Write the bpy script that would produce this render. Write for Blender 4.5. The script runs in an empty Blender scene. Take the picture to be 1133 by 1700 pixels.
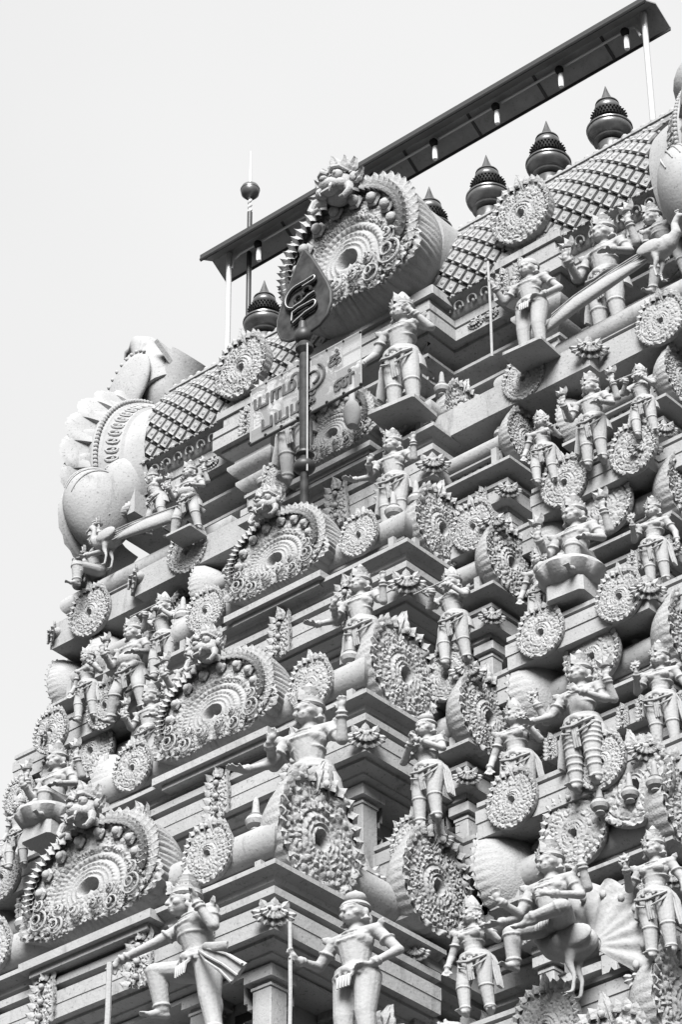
import bpy, math, random
import numpy as np
from mathutils import Vector, Matrix, noise

PI = math.pi
R_ = math.radians
rnd = random.Random(7)
scene = bpy.context.scene
COL = scene.collection

# ------------------------------------------------------------------ camera
F_PX = 5000.6
PITCH, ROLL, AZ = R_(35.157), R_(.382), R_(-49.30)
CAM = np.array([17.259, -16.705, 0.0])
HD = np.array([-math.cos(AZ), math.sin(-AZ), 0.0])
RT = np.array([HD[1], -HD[0], 0.0])
ZZ = np.array([0, 0, 1.0])
FW = HD * math.cos(PITCH) + ZZ * math.sin(PITCH)
UP = -HD * math.sin(PITCH) + ZZ * math.cos(PITCH)
CX = RT * math.cos(ROLL) - UP * math.sin(ROLL)
CY = RT * math.sin(ROLL) + UP * math.cos(ROLL)
cam = bpy.data.cameras.new('camera')
co = bpy.data.objects.new('camera', cam)
COL.objects.link(co)
co.matrix_world = Matrix(((CX[0], CY[0], -FW[0], CAM[0]), (CX[1], CY[1], -FW[1], CAM[1]),
                          (CX[2], CY[2], -FW[2], CAM[2]), (0, 0, 0, 1)))
cam.sensor_fit = 'VERTICAL'
cam.sensor_height = 24
cam.lens = F_PX / 1700 * 24
cam.clip_end = 3000
scene.camera = co

# ------------------------------------------------------------------ light
world = bpy.data.worlds.new('World')
scene.world = world
world.use_nodes = True
nt = world.node_tree
nt.nodes.clear()
SUN_EL, SUN_AZ = R_(38), R_(149)          # azimuth measured clockwise from +Y
sky = nt.nodes.new('ShaderNodeTexSky')
sky.sky_type = 'NISHITA'
sky.sun_disc = False
sky.sun_elevation = SUN_EL
sky.sun_rotation = SUN_AZ
sky.air_density = 1.0
sky.dust_density = 4.0
bw = nt.nodes.new('ShaderNodeRGBToBW')
cn = nt.nodes.new('ShaderNodeTexNoise')
cn.inputs['Scale'].default_value = 1.6
cn.inputs['Detail'].default_value = 5
cr = nt.nodes.new('ShaderNodeMapRange')
cr.inputs['From Min'].default_value = .25
cr.inputs['From Max'].default_value = .75
cr.inputs['To Min'].default_value = 7.1
cr.inputs['To Max'].default_value = 8.5
mx = nt.nodes.new('ShaderNodeMix')
mx.data_type = 'FLOAT'
mx.inputs[0].default_value = .93          # thick cloud veil over the clear sky
bg = nt.nodes.new('ShaderNodeBackground')
bg.inputs['Strength'].default_value = .057
ow = nt.nodes.new('ShaderNodeOutputWorld')
nt.links.new(sky.outputs[0], bw.inputs[0])
nt.links.new(cn.outputs['Fac'], cr.inputs['Value'])
nt.links.new(bw.outputs[0], mx.inputs[2])
nt.links.new(cr.outputs[0], mx.inputs[3])
# an overcast sky is darker towards the horizon
ws = nt.nodes.new('ShaderNodeSeparateXYZ')
wr = nt.nodes.new('ShaderNodeMapRange')
wr.inputs['From Min'].default_value = .0
wr.inputs['From Max'].default_value = .42
wr.inputs['To Min'].default_value = .12
wr.inputs['To Max'].default_value = 1.0
wm_ = nt.nodes.new('ShaderNodeMath')
wm_.operation = 'MULTIPLY'
tc = nt.nodes.new('ShaderNodeTexCoord')
nt.links.new(tc.outputs['Generated'], ws.inputs[0])
nt.links.new(ws.outputs[2], wr.inputs['Value'])
nt.links.new(mx.outputs[0], wm_.inputs[0])
nt.links.new(wr.outputs[0], wm_.inputs[1])
nt.links.new(wm_.outputs[0], bg.inputs['Color'])
nt.links.new(bg.outputs[0], ow.inputs[0])
sl = bpy.data.lights.new('sun', 'SUN')
sl.energy = 5.0
sl.angle = R_(30)
sl.color = (1, 1, 1)
so = bpy.data.objects.new('sun', sl)
COL.objects.link(so)
sd = Vector((math.sin(SUN_AZ) * math.cos(SUN_EL), math.cos(SUN_AZ) * math.cos(SUN_EL), math.sin(SUN_EL)))
so.rotation_euler = (-sd).to_track_quat('-Z', 'Y').to_euler()
so.location = (0, -30, 50)
scene.view_settings.view_transform = 'Standard'
scene.view_settings.look = 'None'
scene.view_settings.gamma = 1
scene.view_settings.exposure = 1.1
scene.cycles.max_bounces = 6
scene.cycles.diffuse_bounces = 1


# ------------------------------------------------------------------ materials
def mat(name, base, rough=.8, metal=0.0, var=.0, scale=6.0, bump=0.0, bscale=60.0, stain=0.0, spec=.12):
    m = bpy.data.materials.new(name)
    m.use_nodes = True
    t = m.node_tree
    b = t.nodes['Principled BSDF']
    b.inputs['Roughness'].default_value = rough
    b.inputs['Metallic'].default_value = metal
    b.inputs['Specular IOR Level'].default_value = spec
    geo = t.nodes.new('ShaderNodeNewGeometry')
    if var > 0 or stain > 0:
        n = t.nodes.new('ShaderNodeTexNoise')
        n.inputs['Scale'].default_value = scale
        n.inputs['Detail'].default_value = 8
        n.inputs['Roughness'].default_value = .65
        t.links.new(geo.outputs['Position'], n.inputs['Vector'])
        r = t.nodes.new('ShaderNodeMapRange')
        r.inputs['From Min'].default_value = .3
        r.inputs['From Max'].default_value = .7
        r.inputs['To Min'].default_value = base - var
        r.inputs['To Max'].default_value = base + var
        t.links.new(n.outputs['Fac'], r.inputs['Value'])
        out = r.outputs[0]
        if stain > 0:
            # soot and algae streaks that run down the plaster
            mp = t.nodes.new('ShaderNodeMapping')
            mp.inputs['Scale'].default_value = (5.5, 5.5, 1.1)
            t.links.new(geo.outputs['Position'], mp.inputs['Vector'])
            n2 = t.nodes.new('ShaderNodeTexNoise')
            n2.inputs['Scale'].default_value = 1.0
            n2.inputs['Detail'].default_value = 9
            n2.inputs['Roughness'].default_value = .72
            t.links.new(mp.outputs[0], n2.inputs['Vector'])
            r2 = t.nodes.new('ShaderNodeMapRange')
            r2.inputs['From Min'].default_value = .56
            r2.inputs['From Max'].default_value = .74
            r2.inputs['To Min'].default_value = 1.0
            r2.inputs['To Max'].default_value = 1.0 - stain
            t.links.new(n2.outputs['Fac'], r2.inputs['Value'])
            # fine speckle of dirt
            n3 = t.nodes.new('ShaderNodeTexNoise')
            n3.inputs['Scale'].default_value = 38.0
            n3.inputs['Detail'].default_value = 3
            t.links.new(geo.outputs['Position'], n3.inputs['Vector'])
            r3 = t.nodes.new('ShaderNodeMapRange')
            r3.inputs['From Min'].default_value = .60
            r3.inputs['From Max'].default_value = .72
            r3.inputs['To Min'].default_value = 1.0
            r3.inputs['To Max'].default_value = 1.0 - stain * .9
            t.links.new(n3.outputs['Fac'], r3.inputs['Value'])
            q = t.nodes.new('ShaderNodeMath')
            q.operation = 'MULTIPLY'
            t.links.new(r2.outputs[0], q.inputs[0])
            t.links.new(r3.outputs[0], q.inputs[1])
            q2 = t.nodes.new('ShaderNodeMath')
            q2.operation = 'MULTIPLY'
            t.links.new(out, q2.inputs[0])
            t.links.new(q.outputs[0], q2.inputs[1])
            out = q2.outputs[0]
        cc = t.nodes.new('ShaderNodeCombineColor')
        for k in range(3):
            t.links.new(out, cc.inputs[k])
        t.links.new(cc.outputs[0], b.inputs['Base Color'])
    else:
        b.inputs['Base Color'].default_value = (base, base, base, 1)
    if bump > 0:
        nb = t.nodes.new('ShaderNodeTexNoise')
        nb.inputs['Scale'].default_value = bscale
        nb.inputs['Detail'].default_value = 5
        t.links.new(geo.outputs['Position'], nb.inputs['Vector'])
        bp = t.nodes.new('ShaderNodeBump')
        bp.inputs['Strength'].default_value = bump
        bp.inputs['Distance'].default_value = .02
        t.links.new(nb.outputs['Fac'], bp.inputs['Height'])
        t.links.new(bp.outputs[0], b.inputs['Normal'])
    return m


PL = mat('painted plaster', .27, .9, var=.034, scale=2.3, bump=.26, bscale=30, stain=.46)
FIGM = mat('painted statue plaster', .285, .9, var=.022, scale=5, bump=.3, bscale=40, stain=.16)
ORN = mat('carved plaster', .28, .9, var=.03, scale=5, bump=.5, bscale=46, stain=.26)
DARKW = mat('painted recess shade', .03, .9)
JOINT = mat('dark mortar', .02, .95)
BRASS = mat('tarnished brass', .13, .34, metal=.55, var=.05, scale=5)
BLACK = mat('blackened metal', .015, .6)
GREYM = mat('grey sheet metal', .26, .5, metal=.2, var=.04, scale=3, stain=.3)
DARKM = mat('dark steel', .06, .45, metal=.4)
STEEL = mat('bright steel tube', .5, .45, metal=.35)
GLASS = mat('bulb glass', .75, .1, spec=.8)
BLADE = mat('grey painted blade', .035, .6, var=.02, scale=6, stain=.2)
LETTER = mat('dark letter paint', .075, .6, var=.03, scale=14, stain=.2)
GROUND = mat('ground', .035, .95, var=.03, scale=.4)
ACR = bpy.data.materials.new('clear acrylic')
ACR.use_nodes = True
_t = ACR.node_tree
_b = _t.nodes['Principled BSDF']
_b.inputs['Base Color'].default_value = (.42, .42, .42, 1)
_b.inputs['Roughness'].default_value = .25
_b.inputs['Alpha'].default_value = .26

# ------------------------------------------------------------------ mesh helpers


def vec(a):
    return np.array(a, float)


class MB:
    def __init__(self):
        self.v = []
        self.f = []
        self.n = 0

    def add(self, g, M=None):
        v, f = g
        v = np.asarray(v, float).reshape(-1, 3)
        if M is not None:
            v = v @ M[:3, :3].T + M[:3, 3]
        self.v.append(v)
        n = self.n
        self.f.extend([tuple(i + n for i in q) for q in f])
        self.n += len(v)
        return self

    def geo(self):
        return (np.concatenate(self.v), self.f)

    def mesh(self, name, m, angle=38):
        me = bpy.data.meshes.new(name)
        v = np.concatenate(self.v)
        me.from_pydata(v.tolist(), [], self.f)
        me.materials.append(m)
        me.update()
        me.polygons.foreach_set('use_smooth', [True] * len(me.polygons))
        me.set_sharp_from_angle(angle=R_(angle))
        return me

    def build(self, name, m, parent=None, angle=38):
        o = bpy.data.objects.new(name, self.mesh(name, m, angle))
        COL.objects.link(o)
        if parent is not None:
            o.parent = parent
        return o


def T(x=0, y=0, z=0, rx=0, ry=0, rz=0, s=1.0):
    M = Matrix.Translation((x, y, z)) @ Matrix.Rotation(rz, 4, 'Z') @ Matrix.Rotation(ry, 4, 'Y') @ Matrix.Rotation(rx, 4, 'X')
    if hasattr(s, '__len__'):
        M = M @ Matrix.Diagonal((s[0], s[1], s[2], 1))
    else:
        M = M @ Matrix.Scale(s, 4)
    return np.array(M)


def box(x0, x1, y0, y1, z0, z1):
    v = [(x, y, z) for x in (x0, x1) for y in (y0, y1) for z in (z0, z1)]
    return v, [(0, 1, 3, 2), (4, 6, 7, 5), (0, 4, 5, 1), (2, 3, 7, 6), (0, 2, 6, 4), (1, 5, 7, 3)]


def cbox(w, d, h, c=.012):
    """box with chamfered vertical edges, base centre at the origin"""
    a, b = w / 2, d / 2
    p = [(-a + c, -b), (a - c, -b), (a, -b + c), (a, b - c), (a - c, b), (-a + c, b), (-a, b - c), (-a, -b + c)]
    v = [(x, y, 0) for x, y in p] + [(x, y, h) for x, y in p]
    f = [(i, (i + 1) % 8, 8 + (i + 1) % 8, 8 + i) for i in range(8)]
    f += [tuple(range(7, -1, -1)), tuple(range(8, 16))]
    return v, f


def lathe(prof, n=16, sx=1.0, sy=1.0, wob=None):
    v = []
    f = []
    for (r, z) in prof:
        for i in range(n):
            a = 2 * PI * i / n
            rr = r * (1 + (wob(a, z) if wob else 0))
            v.append((rr * math.cos(a) * sx, rr * math.sin(a) * sy, z))
    m = len(prof)
    for j in range(m - 1):
        for i in range(n):
            k = (i + 1) % n
            f.append((j * n + i, j * n + k, (j + 1) * n + k, (j + 1) * n + i))
    f.append(tuple(range(n - 1, -1, -1)))
    f.append(tuple((m - 1) * n + i for i in range(n)))
    return v, f


def tube(pts, rad, n=10, flat=1.0, up=None):
    """swept tube with end caps; rad is a number or a list; flat squeezes the second axis"""
    P = [np.array(p, float) for p in pts]
    m = len(P)
    if not hasattr(rad, '__len__'):
        rad = [rad] * m
    v = []
    f = []
    u = np.array(up, float) if up is not None else None
    prev = None
    for i in range(m):
        d = P[min(i + 1, m - 1)] - P[max(i - 1, 0)]
        d = d / (np.linalg.norm(d) + 1e-9)
        if prev is None:
            a = u if u is not None else (np.array((0, 0, 1.0)) if abs(d[2]) < .9 else np.array((1.0, 0, 0)))
        else:
            a = prev
        e1 = a - d * a.dot(d)
        e1 = e1 / (np.linalg.norm(e1) + 1e-9)
        prev = e1
        e2 = np.cross(d, e1)
        for k in range(n):
            t = 2 * PI * k / n
            v.append(P[i] + rad[i] * (math.cos(t) * e1 + flat * math.sin(t) * e2))
    for i in range(m - 1):
        for k in range(n):
            q = (k + 1) % n
            f.append((i * n + k, i * n + q, (i + 1) * n + q, (i + 1) * n + k))
    f.append(tuple(range(n - 1, -1, -1)))
    f.append(tuple((m - 1) * n + k for k in range(n)))
    return v, f


def capsule(a, b, ra, rb, n=10):
    a = np.array(a, float)
    b = np.array(b, float)
    d = b - a
    L = np.linalg.norm(d) + 1e-9
    d = d / L
    pts = []
    rs = []
    for t in (-.98, -.8, -.45):
        pts.append(a + d * ra * t)
        rs.append(ra * math.sqrt(1 - t * t))
    for t in (0, .5, 1):
        pts.append(a + (b - a) * t)
        rs.append(ra + (rb - ra) * t)
    for t in (.45, .8, .98):
        pts.append(b + d * rb * t)
        rs.append(rb * math.sqrt(1 - t * t))
    return tube(pts, rs, n)


def ball(c, r, n=12, m=8):
    if not hasattr(r, '__len__'):
        r = (r, r, r)
    prof = [(math.sin(PI * j / m) if 0 < j < m else .04, -math.cos(PI * j / m)) for j in range(m + 1)]
    v, f = lathe(prof, n)
    v = [(c[0] + x * r[0], c[1] + y * r[1], c[2] + z * r[2]) for x, y, z in v]
    return v, f


def leaf(w, h, t=.25, curl=.35, teeth=3, nu=12, nv=7):
    """a lobed acanthus leaf standing on the origin, tip up (+Z), curling to the front (-Y), with a raised midrib"""
    v = []
    for side in (0, 1):
        for j in range(nu):
            u = j / (nu - 1)
            wd = w * .5 * (1.12 * (1 - u ** 2.6) ** .55 * (.62 + .5 * math.sin(PI * min(1, u * 1.1)))) * (1 + .16 * abs(math.sin(PI * (teeth + .5) * u)) - .08)
            if j == nu - 1:
                wd = w * .04
            for i in range(nv):
                s = -1 + 2 * i / (nv - 1)
                x = s * wd
                z = h * (u - .10 * u * u * curl) + h * .05 * abs(s) * math.sin(PI * u)
                bulge = (1 - s * s) * .8 + .35 * math.cos(PI * s * 3) * (1 - abs(s))
                vein = .25 * math.sin(2 * PI * teeth * u + 2.0 * abs(s)) * (1 - abs(s) ** 3) * (1 - u)
                y = -curl * h * .8 * u ** 2.4 + (-t * w * (bulge + vein) * (1 - .4 * u) if side == 0 else t * w * .35 * (1 - s * s))
                v.append((x, y, z))
    N = nu * nv
    f = []
    for j in range(nu - 1):
        for i in range(nv - 1):
            a = j * nv + i
            f.append((a, a + 1, a + nv + 1, a + nv))
            a += N
            f.append((a, a + nv, a + nv + 1, a + 1))
    for j in range(nu - 1):
        a = j * nv
        f.append((a, a + nv, a + nv + N, a + N))
        a = j * nv + nv - 1
        f.append((a, a + N, a + nv + N, a + nv))
    return v, f


def sweep(poly, prof, closed=False, jit=.004, step=.35, flip=False):
    """mouldings: the profile (offset outwards, height) is carried along a plan polyline with mitred corners"""
    pts = [np.array(p, float) for p in poly]
    n = len(pts)
    nor = []
    ns = n if closed else n - 1
    for i in range(ns):
        d = pts[(i + 1) % n] - pts[i]
        d = d / np.linalg.norm(d)
        nor.append(np.array((d[1], -d[0])))
    cols = []          # (point, offset direction)
    for i in range(n):
        if closed:
            a, b = nor[i - 1], nor[i]
        else:
            a = nor[max(i - 1, 0)]
            b = nor[min(i, ns - 1)]
        m = (a + b) / (1 + a.dot(b))
        cols.append((pts[i], m))
        if i < ns:
            q = pts[(i + 1) % n]
            L = np.linalg.norm(q - pts[i])
            k = int(L / step)
            if closed:
                a2, b2 = nor[i], nor[(i + 1) % ns]
            else:
                a2, b2 = nor[i], nor[min(i + 1, ns - 1)]
            m2 = (a2 + b2) / (1 + a2.dot(b2))
            for s in range(1, k + 1):
                # keep extra columns clear of the mitres: straight offset only
                t = s / (k + 1)
                cols.append((pts[i] * (1 - t) + q * t, nor[i]))
    v = []
    P = len(prof)
    for (p, m) in cols:
        for (o, z) in prof:
            x, y = p + m * o
            if jit:
                nx = noise.noise(Vector((x * 1.7, y * 1.7, z * 2.5)))
                ny = noise.noise(Vector((x * 1.7 + 9, y * 1.7, z * 2.5)))
                nz = noise.noise(Vector((x * 1.3, y * 1.3 + 5, z * .7)))
                x += nx * jit
                y += ny * jit
                z += nz * jit * 1.3
            v.append((x, y, z))
    f = []
    C = len(cols)
    for i in range(C if closed else C - 1):
        k = (i + 1) % C
        for j in range(P - 1):
            f.append((i * P + j, k * P + j, k * P + j + 1, i * P + j + 1))
    return v, f


def arc(cx, cz, r, a0, a1, n, rz=None):
    rz = rz or r
    return [(cx + r * math.cos(R_(a0 + (a1 - a0) * i / n)), cz + rz * math.sin(R_(a0 + (a1 - a0) * i / n))) for i in range(n + 1)]


def at(px, py, Y):
    """world point on the vertical plane y = Y seen at a pixel of the 1133 x 1700 photograph"""
    d = FW * F_PX + CX * (px - 566.5) + CY * (850 - py)
    return CAM + d * ((Y - CAM[1]) / d[1])


def tag(o, label=None, cat=None, group=None, kind=None):
    for k, x in (('label', label), ('category', cat), ('group', group), ('kind', kind)):
        if x:
            o[k] = x
    return o


def empty(name, loc=(0, 0, 0), rz=0, s=1.0, parent=None):
    o = bpy.data.objects.new(name, None)
    o.empty_display_size = .2
    COL.objects.link(o)
    o.location = loc
    o.rotation_euler = (0, 0, rz)
    o.scale = (s, s, s) if not hasattr(s, '__len__') else s
    if parent is not None:
        o.parent = parent
    return o


def inst(name, me, parent, loc, rz=0, s=1.0, rx=0, ry=0):
    o = bpy.data.objects.new(name, me)
    COL.objects.link(o)
    o.parent = parent
    o.location = loc
    o.rotation_euler = (rx, ry, rz)
    o.scale = (s, s, s) if not hasattr(s, '__len__') else s
    return o


def copy_tree(o, parent=None):
    c = o.copy()
    COL.objects.link(c)
    if parent is not None:
        c.parent = parent
    for ch in list(o.children):
        copy_tree(ch, c)
    return c


# ------------------------------------------------------------------ ground and street
g = MB()
g.add(box(-900, 900, -900, 900, -2.0, -1.6))
go = g.build('ground', GROUND)
tag(go, kind='structure')

# ------------------------------------------------------------------ carved horseshoe ornaments


def outline(phi, kind):
    a = abs(phi)
    r = 1.0
    if kind == 'round':
        r += .17 * math.exp(-((a - .55) / .36) ** 2)
        r -= .26 * math.exp(-((a - .20) / .07) ** 2)
        r += .40 * math.exp(-(a / .10) ** 2)
        r += .035 * abs(math.sin(phi * 17)) - .02
        if a > 2.5:
            r -= .06 * (a - 2.5)
    elif kind == 'wide':
        r += .035 * abs(math.sin(phi * 30)) - .015
        r += .13 * math.exp(-((a - 2.02) / .22) ** 2)           # curling feet of the arch
        r -= .34 * math.exp(-((a - PI) / .5) ** 2)              # cusp under the eye
        r -= .05 * math.exp(-((a - 1.5) / .2) ** 2)
    elif kind == 'plaque':
        r += .10 * math.sin(phi * 9) * math.sin(phi * 4 + 1)
    return r


def lace(x, z, fr, seed):
    """leafy cells with drilled gaps between them"""
    d = noise.voronoi(Vector((x * fr, z * fr, seed)))[0]
    return min(1.0, (d[1] - d[0]) * 2.6) ** .7 + .35 * max(0, .35 - d[0])


def relief(r, phi, kind, x=0, z=0, seed=0):
    a = abs(phi)
    s = 1 if phi >= 0 else -1
    h = .10 * (1 - r * r)

    def ridge(c, w, k, rr=None):
        d = ((rr if rr is not None else r) - c) / w
        return k * math.exp(-d * d)
    if kind == 'wide':
        # nested horseshoes drawn round an eye that sits low in the field
        u, v = r * math.sin(phi), r * math.cos(phi) + .16
        q = math.hypot(u, v * .95)
        b = math.atan2(u, v)
        top = 1 / (1 + math.exp((abs(b) - 2.15) / .12))
        h += -.70 * (1 / (1 + math.exp((math.hypot(u, min(v, 0) * 1.6 + max(v, 0)) - .12) / .010))) * (.15 + .85 * top)
        h += (ridge(.165, .018, .07, q) + ridge(.235, .014, .06, q) + ridge(.30, .014, .05, q)) * (.06 + .94 * top)
        h += ridge(.365, .022, .08, q) * (.35 + .65 * abs(math.cos(b * 17))) * top
        h -= ridge(.425, .014, .08, q) * top
        h += ridge(.475, .024, .07, q) * (.5 + .5 * math.cos(b * 44)) * top
        h -= ridge(.53, .012, .06, q) * top
        h += ridge(.60, .03, .06, q) * top
        if q > .54:
            h += .085 * lace(x, z, 23, seed) - .05
        elif top < .5 and q > .14:
            h += .07 * lace(x, z, 21, seed) - .04
        h += ridge(.965, .03, .10) * (.3 + .7 * abs(math.cos(phi * 30)))
        h -= ridge(.905, .012, .08)
    elif kind == 'round':
        f_ = .88 + .07 * (seed % 5)
        q = math.hypot(r * math.sin(phi), r * math.cos(phi) + .05) / f_
        top = .12 + .88 / (1 + math.exp((a - 2.1 - .1 * (seed % 3)) / .15))
        h += -.90 * (1 / (1 + math.exp((q - .115) / .010)))
        h += (ridge(.17, .02, .07, q) + ridge(.25, .017, .07, q)) * top
        h -= ridge(.21, .010, .04, q) * top
        h += ridge(.34, .026, .10, q) * (.3 + .7 * abs(math.cos(phi * (9 + seed % 4)))) * top
        if r < .45 and q > .15:
            h += (.08 * lace(x, z, 24, seed) - .03) * (1 - top)
        h -= ridge(.42, .014, .08, q) * top
        if .45 < r < .86:
            k = min(1, (r - .45) / .04) * min(1, (.86 - r) / .03)
            h += (.11 * lace(x, z, 21 + 3 * (seed % 4), seed) - .06) * k
        h += ridge(.52, .02, .05)
        h -= ridge(.84, .014, .09)
        w2 = math.sin(phi * (14 + 2 * (seed % 4)) * s - 8 * (r - .9))
        h += ridge(.93, .055, .16) * max(0, w2) ** .6
        h -= ridge(.93, .055, .08) * max(0, -w2)
    else:
        h += .30 * lace(x, z, 22, seed) - .1
        h -= .3 * (1 / (1 + math.exp((r - .14) / .02)))
    return h


def arch_mesh(sx, sz, depth, kind, nphi, nr, back=.9, relh=None, seed=0):
    """carved front (towards -Y), serrated rim and a smooth shell that closes it behind (towards +Y)"""
    mb = MB()
    relh = relh or min(sx, sz) * .55
    v = []
    f = []
    R = [max(.03, 1.02 * (j / nr) ** .92) if j else .02 for j in range(nr + 1)]
    for j in range(nr + 1):
        for i in range(nphi):
            phi = -PI + 2 * PI * i / nphi
            o = outline(phi, kind)
            rr = min(R[j], 1.0) * (1 + (o - 1) * min(1, R[j]) ** 3)
            x, z = sx * rr * math.sin(phi), sz * rr * math.cos(phi)
            h = relief(min(1, R[j]), phi, kind, x, z, seed) * relh
            if kind == 'round' and o > 1.05:
                h += (o - 1.0) * .35 * relh * R[j] ** 3
            v.append((x, -h, z))
    nb = 7
    for j in range(1, nb + 1):
        t = j / nb * PI / 2
        for i in range(nphi):
            phi = -PI + 2 * PI * i / nphi
            o = 1 + (outline(phi, kind) - 1) * max(0, 1 - j * .38)
            rr = o * ((1 - back) + back * math.cos(t)) if back < 1 else o * math.cos(t)
            rr = max(.01, rr * (1.0 + .03 * math.sin(t * 2)))
            v.append((sx * rr * math.sin(phi), depth * math.sin(t) + .0, sz * rr * math.cos(phi)))
    m = nr + 1 + nb
    for j in range(m - 1):
        for i in range(nphi):
            k = (i + 1) % nphi
            f.append((j * nphi + i, j * nphi + k, (j + 1) * nphi + k, (j + 1) * nphi + i))
    f.append(tuple(range(nphi - 1, -1, -1)))
    f.append(tuple((m - 1) * nphi + i for i in range(nphi)))
    mb.add((v, f))
    return mb


def make_round(r, depth, seed, nphi=168, nr=34, back=.9, leaves=True):
    mb = arch_mesh(r, r, depth, 'round', nphi, nr, back, seed=seed)
    if leaves:
        for s in (-1, 1):
            for k in range(13):
                a = 15 + 11.5 * k
                sc = .27 - .012 * k
                ph = R_(a) * s
                q = r * (.88 + .12 * math.exp(-((a - 32) / 22) ** 2))
                mb.add(leaf(r * sc * .90, r * sc * .92, .30, .16, 2, 9, 5), T(q * math.sin(ph), -r * .03, q * math.cos(ph), ry=ph * (.86 if a < 70 else 1), rx=R_(6)))
        mb.add(leaf(r * .26, r * .52, .55, .06, 3, 12, 7), T(0, -r * .03, r * .86))
        mb.add(ball((0, -r * .14, r * .93), r * .075, 10, 6))
    return mb


def make_wide(w, h, depth, seed):
    """the broad ceremonial arch of the central bay; w, h are half sizes"""
    mb = arch_mesh(w, h, depth, 'wide', 280, 56, .40, relh=h * .36, seed=seed)
    for k in range(8):                                         # rosette bosses
        ph = R_(-84 + 24 * k)
        x, z = w * .70 * math.sin(ph), h * .70 * math.cos(ph)
        mb.add(ball((x, -h * .10, z), (h * .075, h * .07, h * .075), 10, 6))
        mb.add(lathe([(h * .105, 0), (h * .11, .012), (h * .085, .03)], 10, wob=lambda a, z: .08 * math.cos(5 * a)), T(x, -h * .05, z, rx=R_(90)))
    for s in (-1, 1):
        for k in range(15):                                    # flame leaves stacked up both flanks
            a = 16 + k * 7.6
            ph = R_(a) * s
            sc = .30 - .008 * abs(k - 3)
            mb.add(leaf(h * sc * .80, h * sc * .86, .20, .0, 3, 13, 7), T(w * .86 * math.sin(ph), -h * .03, h * .84 * math.cos(ph), ry=ph * .85, rx=R_(-2)))
        for k in range(16):                                    # small inner row of leaves
            ph = R_(8 + k * 6.4) * s
            mb.add(leaf(h * .13, h * .17, .5, .4, 2, 8, 5), T(w * .80 * math.sin(ph), -h * .10, h * .80 * math.cos(ph), ry=ph * .9, rx=R_(2)))
        for (a, q, sc) in ((122, .80, .20), (146, .74, .15), (104, .70, .11), (164, .52, .10), (134, .52, .09)):   # scrolls at the feet
            ph = R_(a) * s
            x, z = w * q * math.sin(ph), h * q * math.cos(ph)
            pts = []
            for t in range(26):
                u = t / 25
                rr = h * sc * (1 - .82 * u)
                aa = s * (u * 4.4 * PI * .9) + a
                pts.append((x + rr * math.cos(aa), -h * (.10 + .10 * u), z + rr * math.sin(aa)))
            mb.add(tube(pts, [h * .022 * (1 - .4 * t / 25) for t in range(26)], 6))
            for t in range(11):
                q_ = 2 * PI * t / 11
                mb.add(leaf(h * sc * .42, h * sc * .42, .5, .4, 1, 6, 4), T(x + h * sc * .95 * math.sin(q_), -h * .06, z + h * sc * .95 * math.cos(q_), ry=q_))
        for k in range(12):                                    # beads along the lower rim
            ph = R_(100 + k * 6.2) * s
            mb.add(ball((w * .86 * math.sin(ph), -h * .10, h * .80 * math.cos(ph)), h * .026, 6, 4))
    return mb


def make_lion():
    """grimacing lion mask that crowns the broad arches, about one unit wide"""
    mb = MB()
    mb.add(ball((0, 0, .28), (.30, .26, .30), 18, 12))
    mb.add(ball((0, -.22, .17), (.19, .20, .13), 14, 8))
    mb.add(ball((0, -.40, .22), (.07, .06, .05), 10, 6))
    for s in (-1, 1):
        mb.add(ball((s * .13, -.21, .36), (.095, .09, .095), 12, 8))
        mb.add(ball((s * .135, -.295, .355), (.035, .03, .035), 8, 5))
        mb.add(tube([(s * .02, -.27, .42), (s * .10, -.31, .47), (s * .20, -.26, .47), (s * .28, -.12, .42)], [.035, .045, .04, .02], 8))
        mb.add(ball((s * .20, -.20, .14), (.10, .12, .10), 10, 6))
        mb.add(tube([(s * .10, -.33, .12), (s * .12, -.38, .02), (s * .09, -.36, -.06)], [.03, .025, .006], 7))
        mb.add(tube([(s * .24, -.10, .10), (s * .36, -.20, .02), (s * .40, -.24, -.12), (s * .32, -.28, -.22), (s * .22, -.26, -.18)], [.09, .075, .06, .045, .03], 9))
        mb.add(leaf(.20, .30, .4, .3, 3), T(s * .30, -.02, .25, ry=s * R_(70)))
        mb.add(leaf(.22, .28, .4, .15, 3), T(s * .24, -.06, .42, ry=s * R_(42)))
        mb.add(ball((s * .34, -.08, .30), (.07, .05, .09), 8, 6))
    mb.add(leaf(.26, .36, .4, .12, 4, 13, 7), T(0, -.12, .48))
    mb.add(leaf(.20, .30, .4, .12, 3), T(.15, -.10, .46, ry=R_(18)))
    mb.add(leaf(.20, .30, .4, .12, 3), T(-.15, -.10, .46, ry=R_(-18)))
    mb.add(ball((0, -.06, .56), (.13, .12, .12), 12, 8))
    for k in range(7):
        a = R_(-60 + 20 * k)
        mb.add(ball((.26 * math.sin(a), -.20, .34 + .20 * math.cos(a)), .032, 7, 5))
    mb.add(box(-.10, .10, -.36, -.30, .015, .05))
    return mb


def make_plaque():
    mb = arch_mesh(.155, .27, .05, 'plaque', 72, 16, .3, relh=.12)
    for z in (-.17, -.02, .14):
        mb.add(ball((0, -.05, z), .033, 8, 5))
    for s in (-1, 1):
        for k in range(6):
            mb.add(leaf(.07, .11, .4, .5, 2, 7, 4), T(s * .10, -.01, -.22 + .085 * k, ry=s * R_(70 - 8 * k)))
    mb.add(leaf(.13, .17, .4, .3, 3), T(0, -.02, .20))
    return mb


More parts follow.
